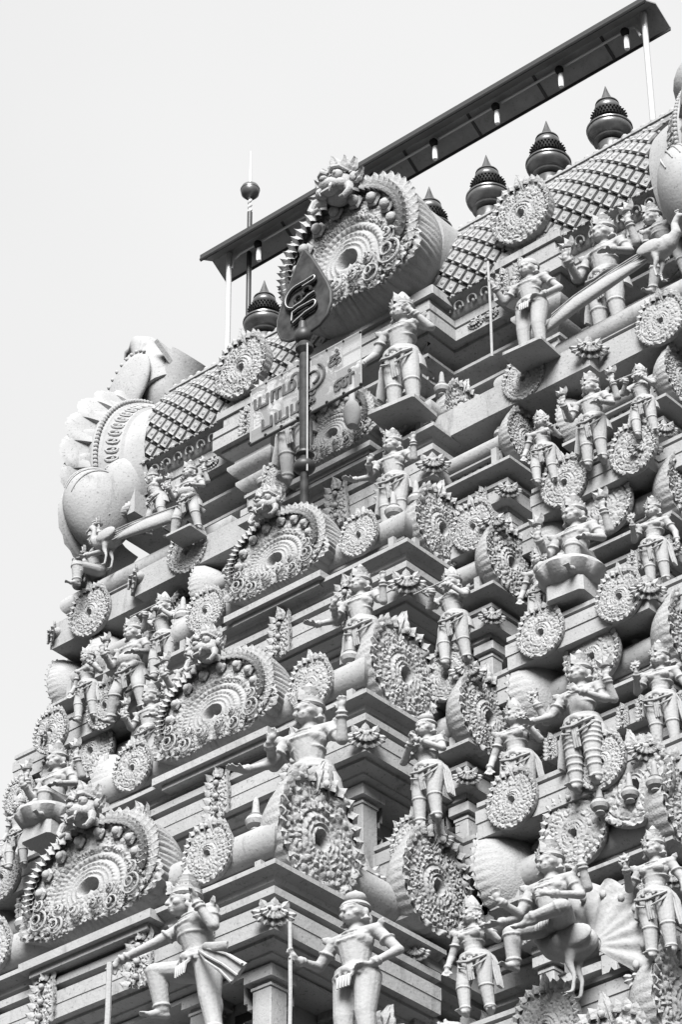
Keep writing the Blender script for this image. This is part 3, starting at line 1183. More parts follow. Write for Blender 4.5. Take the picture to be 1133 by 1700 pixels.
def gable(s):
    """s = +1 right end, -1 left end; everything in world coordinates"""
    cz = 21.80
    mb = MB()

    def ringp(phi, r, x):
        ph = phi
        zz = cz + r * math.cos(ph) * (1.06 if abs(ph) < PI / 2 else .95)
        return (s * x, YC + r * math.sin(ph), zz)
    prof = [(3.80, .97), (3.90, 1.00), (4.00, 1.02), (4.08, 1.04), (4.10, 1.08), (4.16, 1.09), (4.28, 1.17), (4.30, 1.21), (4.35, 1.22), (4.40, 1.28), (4.48, 1.26), (4.62, 1.12), (4.60, .95), (4.66, .8), (4.58, .6), (4.64, .4), (4.56, .2), (4.62, .06)]
    N = 96
    v = []
    A = R_(128)
    for i in range(N + 1):
        ph = -A + 2 * A * i / N
        for (x, r) in prof:
            v.append(ringp(ph, r, x))
    f = []
    P = len(prof)
    for i in range(N):
        for j in range(P - 1):
            q = (i * P + j, (i + 1) * P + j, (i + 1) * P + j + 1, i * P + j + 1)
            f.append(q if s > 0 else tuple(reversed(q)))
    mb.add((v, f))
    # cusp closing the foot of the horseshoe
    mb.add(box(min(s * 3.95, s * 4.45), max(s * 3.95, s * 4.45), YC - .95, YC + .95, 20.9, 21.6))
    g_ = tb('end_gable', mb)
    pet = MB()
    for i in range(37):
        ph = R_(-122 + 244 * i / 36)
        pts = []
        for t in range(9):
            q = R_(-90 + 360 * t / 8)
            u = .5 + .5 * math.sin(q)
            pts.append(ringp(ph + .032 * math.cos(q), 1.085 + .085 * u, 4.135 + .135 * u))
        pet.add(tube(pts, .019, 6))
        pet.add(ball(ringp(ph, 1.12, 4.19), .024, 6, 4))
    for i in range(90):
        ph = R_(-124 + 248 * i / 89)
        pet.add(ball(ringp(ph, 1.255, 4.36), (.032, .034, .032), 7, 5))
    pet.build('petal_frieze', ORN, g_)
    # fat leaf lobes of the flame rim, each a folded shell with a serrated edge
    lb = MB()
    for sg in (-1, 1):
        for i in range(7):
            a0 = 4 + 17 * i
            a1 = a0 + 27
            NU, NW = 12, 16
            big = 0
            if i == 6:
                a0, a1, big = 108, 160, 1
            v = []
            for iu in range(NU + 1):
                u = iu / NU
                for iw in range(NW + 1):
                    w_ = iw / NW
                    ph = R_(a0 + (a1 - a0) * w_) * sg
                    rr = 1.24 + (.24 + .34 * big) * math.sin(PI * min(1, w_ * .9 + .05)) ** .5 * math.sin(PI / 2 * min(1, u * 1.25)) + .10 * w_ * u
                    xx = 4.38 + .10 * math.sin(PI * w_) + .26 * u * (1.1 - .3 * u) + (.02 * abs(math.sin(w_ * 9 * PI)) if iu == NU else 0)
                    v.append(ringp(ph, rr + (.02 * abs(math.sin(w_ * 9 * PI)) if iu == NU else 0), xx))
            n0 = len(v)
            for iu in range(NU + 1):
                u = iu / NU
                for iw in range(NW + 1):
                    w_ = iw / NW
                    ph = R_(a0 + (a1 - a0) * w_) * sg
                    rr = 1.12 + .18 * math.sin(PI * min(1, w_ * .9 + .05)) ** .5 * u + .08 * w_ * u
                    v.append(ringp(ph, rr, 4.52 + .16 * u))
            f = []
            W = NW + 1
            for iu in range(NU):
                for iw in range(NW):
                    a = iu * W + iw
                    f.append((a, a + 1, a + W + 1, a + W))
                    f.append((n0 + a, n0 + a + W, n0 + a + W + 1, n0 + a + 1))
            for iw in range(NW):
                a = NU * W + iw
                f.append((a, a + 1, n0 + a + 1, n0 + a))
            for iu in range(NU):
                a = iu * W
                f.append((a, a + W, n0 + a + W, n0 + a))
                a = iu * W + NW
                f.append((a, n0 + a, n0 + a + W, a + W))
            lb.add((v, f))
        # big rolled foot of the rim
        c = (s * 4.40, YC + sg * 1.10, 21.02)
        lb.add(ball((s * 4.22, YC + sg * .84, 21.40), (.30, .34, .46), 20, 14))
        v_, f_ = ball((0, 0, 0), (1, 1, 1), 30, 22)
        v_ = [(c[0] + x * .34 + s * .06 * y * y, c[1] + y * .48 * (1 + .15 * z), c[2] + z * .56) for x, y, z in v_]
        lb.add((v_, f_))
        for t in range(0):
            q = R_(10 + 190 * t / 21)
            lb.add(leaf(.09, .08, .4, .2, 1, 6, 4), T(c[0] + s * .12, c[1] + sg * .55 * math.sin(q) * (1 + .15 * math.cos(q)), c[2] + .61 * math.cos(q), rx=-sg * q))
        A_ = vec((-s * .55, -sg * .1, .83))
        for q in range(5):
            B_ = vec((-s * (-.75 + .22 * q), sg * .75, .55 - .12 * q))
            pts = []
            for t in range(14):
                u = t / 13
                d_ = A_ * (1 - u) + B_ * u
                d_ /= np.linalg.norm(d_)
                pts.append((c[0] + d_[0] * .345 + s * .06 * d_[1] ** 2, c[1] + d_[1] * .485 * (1 + .15 * d_[2]), c[2] + d_[2] * .565))
            lb.add(tube(pts, [.006 + .008 * math.sin(PI * t / 13) for t in range(14)], 6))
        for q in range(5):
            pts = [ringp(R_(112 + 2 * q) * sg, 1.09 + .035 * q, 4.14 + .03 * q), ringp(R_(124 + 2 * q) * sg, 1.12 + .04 * q, 4.10 + .02 * q), ringp(R_(131 + q) * sg, 1.24 + .05 * q, 4.05 + .02 * q), ringp(R_(131) * sg, 1.46 + .04 * q, 4.12)]
            lb.add(tube(pts, [.05, .05, .04, .02], 7))
    lb.build('flame_rim', PL, g_, 60)
    # crown: mask seen from behind with fan shell and beaked head
    cr_ = MB()
    zc = cz + 1.06 * 1.20
    cr_.add(ball((s * 4.35, YC, zc + .30), (.40, .38, .50), 24, 16))
    cr_.add(tube([(s * 4.35, YC - .1, zc + .3), (s * 4.50, YC - .15, zc + .78), (s * 4.64, YC - .18, zc + 1.10), (s * 4.80, YC - .18, zc + 1.26), (s * 4.93, YC - .18, zc + 1.22)], [.34, .30, .20, .13, .04], 16))
    cr_.add(tube([(s * 4.90, YC - .18, zc + 1.25), (s * 5.0, YC - .18, zc + 1.24), (s * 5.03, YC - .18, zc + 1.15)], [.05, .035, .01], 8))
    # side shell leaf with a beaded edge
    v_, f_ = ball((0, 0, 0), (.34, .10, .52), 22, 16)
    cr_.add((v_, f_), T(s * 4.62, YC - .50, zc + .28, ry=-s * R_(28)))
    for t in range(16):
        q = R_(-10 + 190 * t / 15)
        w_ = T(s * 4.62, YC - .50, zc + .28, ry=-s * R_(28)) @ np.array((s * .345 * math.sin(q), -.03, .53 * math.cos(q), 1))
        cr_.add(ball(w_[:3], .028, 6, 4))
    # flaring fan standing behind the mask
    fan = MB()
    v = []
    for side in (0, 1):
        for i in range(15):
            u = i / 14
            for j in range(9):
                w_ = -1 + j / 4
                hw = .16 + .34 * u ** 1.2
                v.append((s * (3.86 + .26 * u + (.06 if side else 0)), YC + hw * w_, zc + .15 + .58 * u + .06 * u * (1 - w_ * w_) - (.02 if side else 0) + (.10 * w_ * w_ * u)))
    f = []
    N_ = 15 * 9
    for i in range(14):
        for j in range(8):
            a = i * 9 + j
            f.append((a, a + 1, a + 10, a + 9))
            f.append((N_ + a, N_ + a + 9, N_ + a + 10, N_ + a + 1))
        a = i * 9
        f.append((a, a + 9, N_ + a + 9, N_ + a))
        a = i * 9 + 8
        f.append((a, N_ + a, N_ + a + 9, a + 9))
    for j in range(8):
        a = 14 * 9 + j
        f.append((a, a + 1, N_ + a + 1, N_ + a))
    cr_.add((v, f))
    cr_.add(tube([(s * 4.30, YC, zc + .2), (s * 4.08, YC, zc + .50), (s * 3.92, YC, zc + .66)], [.36, .34, .36], 18, .95))
    cr_.build('crown_mask', PL, g_, 60)
    return g_


gable(-1)
gable(1)

# ------------------------------------------------------------------ statues


def remeshed(mb, voxel, name, m, smooth=2):
    """fuse overlapping closed volumes into one continuous skin"""
    v, f = mb.geo()
    me = bpy.data.meshes.new('tmp')
    me.from_pydata(v.tolist(), [], f)
    o = bpy.data.objects.new('tmp', me)
    COL.objects.link(o)
    md = o.modifiers.new('r', 'REMESH')
    md.mode = 'VOXEL'
    md.voxel_size = voxel
    if smooth:
        s = o.modifiers.new('s', 'SMOOTH')
        s.factor = .5
        s.iterations = smooth
    dg = bpy.context.evaluated_depsgraph_get()
    out = bpy.data.meshes.new_from_object(o.evaluated_get(dg))
    bpy.data.objects.remove(o)
    bpy.data.meshes.remove(me)
    out.name = name
    out.materials.clear()
    out.materials.append(m)
    out.polygons.foreach_set('use_smooth', [True] * len(out.polygons))
    return out




def hand(w, d, n, spread=.9, curl=.5, k=1.0):
    """palm, four bent fingers of unequal length and a thumb; w wrist, d pointing direction, n palm normal"""
    mb = MB()
    w, d, n = vec(w), vec(d), vec(n)
    d = d / np.linalg.norm(d)
    n = n - d * n.dot(d)
    n = n / np.linalg.norm(n)
    s = np.cross(d, n)
    mb.add(capsule(w + d * .004 * k, w + d * .032 * k, .014 * k, .018 * k, 9))
    mb.add(capsule(w + d * .030 * k - s * .010 * k, w + d * .030 * k + s * .010 * k, .011 * k, .011 * k, 8))
    for i, L in enumerate((.036, .043, .040, .031)):
        o = (i - 1.5) / 1.5
        b = w + d * .038 * k + s * o * .0172 * k
        dd = d + s * o * .22 * spread
        c1 = b + dd * L * .5 * k + n * L * .12 * curl * k
        c2 = b + dd * L * .95 * k + n * L * .55 * curl * k
        mb.add(tube([b - dd * .006 * k, c1, c2, c2 + (dd * .3 + n * curl * .4) * .008 * k], [.0074 * k, .0070 * k, .0062 * k, .003 * k], 7))
    b = w + d * .012 * k - s * .014 * k
    mb.add(tube([b, b + (d * .5 - s * .7) * .024 * k, b + (d * .95 - s * .75 + n * .3) * .036 * k], [.0090 * k, .0080 * k, .0055 * k], 7))
    return mb


def torus_band(c, r, t, n=24, sx=1.0, sy=1.0, tilt=0.0):
    pts = []
    for i in range(n + 1):
        a = 2 * PI * i / n
        pts.append((c[0] + r * sx * math.cos(a), c[1] + r * sy * math.sin(a), c[2] + tilt * math.cos(a)))
    return tube(pts, t, 6)


def limb_band(a, b, t, r, w):
    """ring round a limb between the joints a and b at the fraction t"""
    a, b = vec(a), vec(b)
    d = (b - a) / np.linalg.norm(b - a)
    c = a + (b - a) * t
    e = np.cross(d, (0, 1, 0.01))
    e /= np.linalg.norm(e)
    e2 = np.cross(d, e)
    pts = [c + r * (math.cos(q) * e + math.sin(q) * e2) for q in [2 * PI * i / 14 for i in range(15)]]
    return tube(pts, w, 6)


CROWNS = {
    'tall': [(.060, .925), (.068, .938), (.062, .950), (.064, .965), (.054, .972), (.060, .985), (.048, .995), (.053, 1.01), (.040, 1.022), (.044, 1.038), (.030, 1.05), (.034, 1.062), (.020, 1.078), (.012, 1.10), (.002, 1.115)],
    'cone': [(.060, .925), (.068, .94), (.060, .955), (.056, .975), (.048, 1.0), (.038, 1.03), (.024, 1.065), (.012, 1.09), (.002, 1.105)],
    'bun': [(.060, .93), (.066, .94), (.058, .96), (.030, .975), (.040, .985), (.046, 1.005), (.040, 1.025), (.022, 1.04), (.012, 1.05), (.003, 1.06)],
    'cap': [(.062, .925), (.066, .94), (.063, .965), (.050, .99), (.030, 1.005), (.004, 1.012)],
}


def fig(key, arms, legs=None, female=False, crown='tall', sway=0.0, seat=False, belly=0.0, skirt='legs', head=(0, 0), lean=(0, 0, 0), hold=None, chest=True, voxel=.0058):
    """a carved figure one unit from sole to scalp, facing -Y; returns a dict of part meshes"""
    B = MB()
    pel = vec((sway, 0, .505))
    wa = vec((sway * .5 + lean[0] * .4, lean[1] * .4, .60))
    ch = vec((lean[0], lean[1], .705 + lean[2]))
    nk = ch + vec((0, .005, .115))
    hd = nk + vec((head[0] * .5, -.006, .092))
    sw = .112 if not female else .098
    hip = .056 if not female else .060
    B.add(ball(pel, (.098 if not female else .104, .072, .062), 16, 10))
    B.add(capsule(pel + (0, 0, .02), wa, .074, .058 + belly * .5, 14))
    B.add(capsule(wa, ch, .058 if female else .064, .078, 14))
    B.add(ball(wa + (0, -.012 - belly, -.005), (.060 + belly, .050 + belly, .055 + belly), 14, 9))
    B.add(ball(ch + (0, -.004, .012), (.098 if not female else .088, .062, .068), 16, 10))
    if female:
        for s in (-1, 1):
            B.add(ball(ch + (s * .042, -.052, .004), (.036, .036, .034), 12, 8))
    else:
        for s in (-1, 1):
            B.add(ball(ch + (s * .042, -.036, .018), (.045, .030, .034), 12, 8))
    sh = {}
    for s in (-1, 1):
        sh[s] = ch + vec((s * sw, .004, .066))
        B.add(capsule(ch + (s * .03, .002, .075), sh[s], .036, .038, 10))
    B.add(capsule(ch + (0, 0, .07), nk + (0, -.002, .03), .036, .030, 12))
    # head: skull, jaw, brow, nose, lips, ears, eyes
    H = MB()
    H.add(ball((0, 0, .012), (.052, .060, .060), 18, 12))
    H.add(ball((0, -.018, -.026), (.038, .040, .040), 14, 9))
    H.add(ball((0, -.046, -.052), (.015, .012, .012), 8, 6))
    H.add(capsule((0, -.060, .012), (0, -.068, -.014), .006, .0095, 8))
    H.add(capsule((-.011, -.058, -.034), (.011, -.058, -.034), .0062, .0062, 8))
    H.add(capsule((-.008, -.056, -.0425), (.008, -.056, -.0425), .0058, .0058, 8))
    for s in (-1, 1):
        H.add(capsule((s * .010, -.056, .020), (s * .034, -.048, .022), .0055, .005, 7))
        H.add(ball((s * .021, -.0505, .006), (.0125, .0085, .0065), 10, 7))
        H.add(ball((s * .030, -.034, -.018), (.016, .018, .018), 8, 6))
        H.add(ball((s * .052, .004, -.004), (.010, .014, .024), 8, 6))
        H.add(ball((s * .054, .0, -.040), (.011, .010, .016), 8, 6))
        H.add(ball((s * .020, .035, -.03), (.035, .030, .060), 10, 7))
    HM = T(hd[0], hd[1], hd[2], rz=head[0] * 3.0, rx=head[1], s=1.14)
    v_, f_ = H.geo()
    B.add((v_, f_), HM)
    # legs
    G = MB()      # garment
    J = B         # ornaments are carved into the same skin
    lg = legs or [(-1, (-.055, -.012, .275), (-.060, 0, .055), (-.02, -1)), (1, (.058, -.012, .275), (.066, 0, .055), (.25, -1))]
    for (s, kn, an, td) in lg:
        hp = pel + vec((s * hip, 0, -.012))
        kn, an = vec(kn), vec(an)
        B.add(capsule(hp, kn, .064, .048, 14))
        B.add(capsule(kn, an, .047, .033, 12))
        B.add(ball(kn + (an - kn) * .25 + (0, .012, 0), (.041, .043, .09) if abs(kn[2] - an[2]) > .1 else (.04, .036, .036), 10, 8))
        t = vec((td[0], td[1], 0))
        t = t / np.linalg.norm(t)
        z = vec((0, 0, -.032)) if an[2] < .1 or seat else vec((0, 0, -.03))
        B.add(capsule(an + (0, 0, -.01), an + t * .045 + z, .024, .021, 10))
        B.add(capsule(an - t * .016 + z * .9, an + t * .085 + z, .020, .013, 10))
        J.add(limb_band(kn, an, .90, .034, .0085))
        if skirt != 'none':
            nrm = 8
            for q in range(5 if skirt == 'banded' else 0):
                fr_ = .12 + q * .17 if skirt == 'banded' else .72
                J.add(limb_band(hp, kn, fr_, .064 - .016 * fr_ + .0015, .0075))
            for q in range(3 if skirt == 'banded' else 0):
                J.add(limb_band(kn, an, .10 + .22 * q, .046 - .003 * q, .0075))
            J.add(limb_band(kn, an, .10, .046, .0075))
    for (s, el, wr, hdir, pn) in arms:
        a0 = sh[1 if s > 0 else -1] if abs(s) == 1 else sh[1 if s > 0 else -1] + vec((0, .02, -.02))
        el, wr = vec(el), vec(wr)
        B.add(capsule(a0, el, .034, .026, 12))
        B.add(capsule(el, wr, .027, .0175, 10))
        B.add(ball(a0 + (el - a0) * .45, (.030, .030, .034), 8, 6))
        J.add(limb_band(a0, el, .50, .034, .0085))
        J.add(limb_band(el, wr, .90, .0215, .008))
        J.add(limb_band(el, wr, .76, .0225, .007))
    # fingers and toes are part of the same skin
    bmh = B
    for (s, el, wr, hdir, pn) in arms:
        hv, hf = hand(wr, hdir, pn).geo()
        bmh.add((hv, hf))
    for (s, kn, an, td) in lg:
        t = vec((td[0], td[1], 0))
        t = t / np.linalg.norm(t)
        sd_ = np.cross(t, (0, 0, 1))
        for i in range(5):
            b = vec(an) + vec((0, 0, -.032)) + t * .082 + sd_ * (i - 2) * .0085
            bmh.add(capsule(b, b + t * (.016 - .0016 * i * (1 if s < 0 else 1)), .0052, .0045, 6))
    # garment: hip cloth, belts, pleats, sash
    hx = pel[0]
    for (z, r, t) in ((.545, .098, .011), (.528, .103, .008), (.508, .107, .012)):
        J.add(torus_band((hx, -.002, z), r, t, 26, 1.0, .76))
    J.add(ball((hx, -.088, .522), (.026, .014, .022), 10, 7))
    for q in range(9):
        a = R_(-160 + 17.5 * q)
        J.add(ball((hx + .107 * math.cos(a), -.002 + .082 * math.sin(a), .49), .0105, 7, 5))
    if not seat and skirt != 'none':
        for q in range(3):
            x0 = hx + (-.012 + .012 * q)
            G.add(tube([(x0, -.078, .515), (x0, -.086, .45), (x0, -.074, .37), (x0 + (q - 1) * .004, -.060, .30)], [.010, .0105, .010, .006], 7, .7))
        for s in (-1, 1):
            L = .30 if (s > 0) == female else .12
            pp = [(hx + s * .100, .01, .53), (hx + s * .122, .015, .46), (hx + s * .128, .02, .38), (hx + s * .140, .02, .30), (hx + s * .150, .02, .53 - L)]
            G.add(tube([pp[0], pp[1], pp[2], pp[3] if L > .2 else pp[2], pp[4]][:5 if L > .2 else 3], [.014, .030, .040, .046, .036][:5 if L > .2 else 3], 10, .28, up=(0, 1, 0)))
            for q in range(4 if L > .2 else 0):
                G.add(tube([(x + s * .012, y - .026 + .018 * q, z) for x, y, z in pp], [.004, .006, .007, .008, .004], 5))
            pts = [(hx + s * .10, -.05, .50), (hx + s * .06, -.092, .46), (hx, -.096, .445)]
            G.add(tube(pts, [.010, .012, .010], 7))
            G.add(tube([(hx + s * .104, -.03, .49), (hx + s * .075, -.085, .415), (hx + s * .02, -.098, .385)], [.006, .008, .006], 6))
    else:
        for q in range(5):
            x0 = hx + (-.03 + .015 * q)
            G.add(tube([(x0, -.07, .50), (x0, -.10, .46), (x0, -.105, .40)], [.008, .010, .005], 6))
    # necklaces, chest band, sacred thread, ear rings
    for q, (dz, r, drop) in enumerate(((.085, .050, .02), (.075, .066, .040), (.066, .080, .065))):
        pts = []
        for i in range(15):
            a = PI * (1.0 + i / 14)
            pts.append((nk[0] + r * 1.05 * math.cos(a), ch[1] + .0 + (.052 + .012 * q) * math.sin(a), ch[2] + dz - drop * abs(math.sin(a)) ** 1.2 + .006))
        J.add(tube(pts, .0085, 6))
    for i in range(13):
        a = PI * (1.0 + i / 12)
        J.add(ball((nk[0] + .078 * math.cos(a), ch[1] + .078 * math.sin(a), ch[2] + .012 + .03 * (1 - abs(math.sin(a)))), .0085, 6, 4))
    if chest:
        J.add(torus_band((ch[0], ch[1], ch[2] - .045),   .077, .0085, 22, 1.0, .80))
    for s in (-1, 1):
        J.add(torus_band((hd[0] + s * .060, hd[1] + .004, hd[2] - .050), .014, .006, 10))
        J.add(leaf(.05, .06, .5, .3, 2, 7, 4), T(sh[s][0] + s * .012, sh[s][1] - .01, sh[s][2] + .008, ry=s * R_(50)))
    body2 = remeshed(B, voxel, 'figure ' + key, FIGM, 1)
    # crown
    K = MB()
    base = hd - vec((0, 0, .925 - .02))
    pr = CROWNS[crown]
    pr = [(r * 1.1, z) for r, z in pr]
    K.add(lathe(pr, 22, wob=lambda a, z: .05 * math.cos(8 * a) if crown in ('tall', 'cone') and z > .96 else 0), T(base[0], base[1] + .006, base[2] - .0))
    if crown in ('tall', 'cone'):
        for i in range(9):
            a = PI * (1 + (i - 0) / 8)
            K.add(leaf(.032, .048, .5, .3, 2, 7, 4), T(hd[0] + .060 * math.cos(a), hd[1] + .006 + .062 * math.sin(a), hd[2] + .036, rz=a + PI / 2))
        K.add(leaf(.045, .085, .5, .2, 3, 9, 5), T(hd[0], hd[1] - .056, hd[2] + .04))
    for i in range(15):
        a = PI * (1 + i / 14)
        K.add(ball((hd[0] + .062 * math.cos(a), hd[1] + .064 * math.sin(a) + .004, hd[2] + .034), .0078, 6, 4))
    KM = T(hd[0], hd[1], hd[2], rz=head[0] * 3.0, rx=head[1]) @ T(-hd[0], -hd[1], -hd[2])
    kv, kf = K.geo()
    K2 = MB().add((kv, kf), KM)
    parts = {'body': body2, 'garment': G.mesh('garment ' + key, FIGM), 'crown': K2.mesh('crown ' + key, FIGM)}
    if hold is not None:
        parts.update(hold)
    return parts


def staff(x, y, z0, z1, r=.009):
    return MB().add(tube([(x, y, z0), (x + .004, y, (z0 + z1) / 2), (x, y, z1)], r, 8)).mesh('staff', FIGM)


def emblem(lst):
    """flame tipped emblems and flowers held in the hands"""
    if len(lst) > 1:
        return [emblem([q]) for q in lst]
    m = MB()
    for (x, y, z, kind) in lst:
        if kind == 'flame':
            m.add(lathe([(.010, -.03), (.012, 0), (.030, .008), (.034, .02), (.012, .03)], 10), T(x, y, z))
            for a in (-35, 0, 35):
                m.add(leaf(.045, .085, .5, .2, 3, 9, 5), T(x, y, z + .01, ry=R_(a)))
        elif kind == 'flower':
            m.add(ball((x, y, z), (.018, .018, .02), 8, 6))
            for k in range(7):
                m.add(leaf(.028, .042, .5, .3, 1, 6, 4), T(x, y, z, ry=R_(51 * k)))
        elif kind == 'club':
            m.add(lathe([(.014, -.50), (.03, -.49), (.045, -.44), (.05, -.36), (.036, -.30), (.018, -.27), (.014, -.05), (.022, -.03), (.022, 0), (.008, .02)], 14), T(x, y, z))
        elif kind == 'bow':
            m.add(tube([(x, y, z - .25), (x + .05, y, z - .15), (x + .02, y, z), (x + .05, y, z + .15), (x, y, z + .25)], [.006, .012, .014, .012, .006], 7))
    return m.mesh('emblem', FIGM)


A_DOWN_R = (-1, (-.165, .02, .605), (-.175, -.03, .470), (-.05, -.25, -1), (.6, -1, 0))
A_DOWN_L = (1, (.165, .02, .605), (.190, -.02, .465), (.15, -.2, -1), (-.6, -1, 0))
A_HIP_L = (1, (.205, .035, .625), (.118, -.045, .535), (-.7, -.6, -.2), (0, -.2, -1))
A_HIP_R = (-1, (-.205, .035, .625), (-.118, -.045, .535), (.7, -.6, -.2), (0, -.2, -1))
A_BUD_L = (1, (.175, .0, .640), (.125, -.125, .735), (-.1, -.2, 1), (-.3, -1, 0))
A_BUD_R = (-1, (-.175, .0, .640), (-.125, -.125, .735), (.1, -.2, 1), (.3, -1, 0))
A_PRAY_L = (1, (.150, -.040, .635), (.018, -.140, .720), (-.25, -.1, 1), (-1, 0, 0))
A_PRAY_R = (-1, (-.150, -.040, .635), (-.018, -.140, .720), (.25, -.1, 1), (1, 0, 0))
A_BLESS_R = (-1, (-.170, -.02, .625), (-.150, -.145, .700), (0, -.05, 1), (0, -1, 0))
A_GIVE_L = (1, (.175, -.01, .625), (.130, -.135, .575), (-.2, -.7, -.7), (0, -.3, 1))
A_BK_R = (-2, (-.215, .010, .680), (-.215, -.050, .830), (.1, 0, 1), (0, -1, 0))
A_BK_L = (2, (.215, .010, .680), (.215, -.050, .830), (-.1, 0, 1), (0, -1, 0))
A_OUT_R = (-1, (-.175, -.03, .640), (-.245, -.14, .560), (-.3, -.8, -.1), (0, -.3, 1))
A_WAVE_L = (1, (.185, -.02, .650), (.215, -.070, .800), (.15, -.1, 1), (-.2, -1, 0))
A_STAFF_R = (-1, (-.190, -.01, .650), (-.215, -.130, .640), (-.1, -.8, .5), (1, -.2, 0))
A_STAFF_HI_R = (-1, (-.185, -.02, .665), (-.205, -.110, .775), (-.1, -.3, 1), (1, -.2, 0))
A_FLUTE_L = (1, (.150, -.06, .680), (.050, -.125, .800), (-1, -.2, .1), (0, 1, 0))
A_FLUTE_R = (-1, (-.160, -.06, .680), (-.070, -.135, .790), (-.8, -.2, .2), (0, 1, 0))
A_CHEST_L = (1, (.170, -.02, .645), (.055, -.125, .690), (-1, -.1, .1), (0, 1, 0))
A_STRETCH_R = (-1, (-.205, -.10, .700), (-.325, -.20, .620), (-.5, -.3, -1), (1, -.3, 0))

LOTUS_LEGS = [(-1, (-.165, -.10, .47), (.02, -.155, .44), (1, -.15)), (1, (.085, -.175, .49), (.080, -.170, .30), (.1, -1))]
RIDE_LEGS = [(-1, (-.155, -.12, .43), (-.165, -.10, .235), (-.2, -1)), (1, (.15, -.15, .47), (-.01, -.18, .44), (-1, -.15))]
LUNGE = [(-1, (-.16, -.115, .50), (-.165, -.075, .29), (-.4, -1)), (1, (.085, -.01, .265), (.115, .0, .055), (.3, -1))]
STRIDE = [(-1, (-.062, -.030, .275), (-.050, -.035, .055), (-.1, -1)), (1, (.080, .0, .275), (.098, .02, .055), (.45, -1))]
LEANW = [(-1, (-.10, -.05, .29), (-.16, -.02, .075), (-.5, -1)), (1, (.10, -.03, .28), (.12, .01, .055), (.4, -1))]

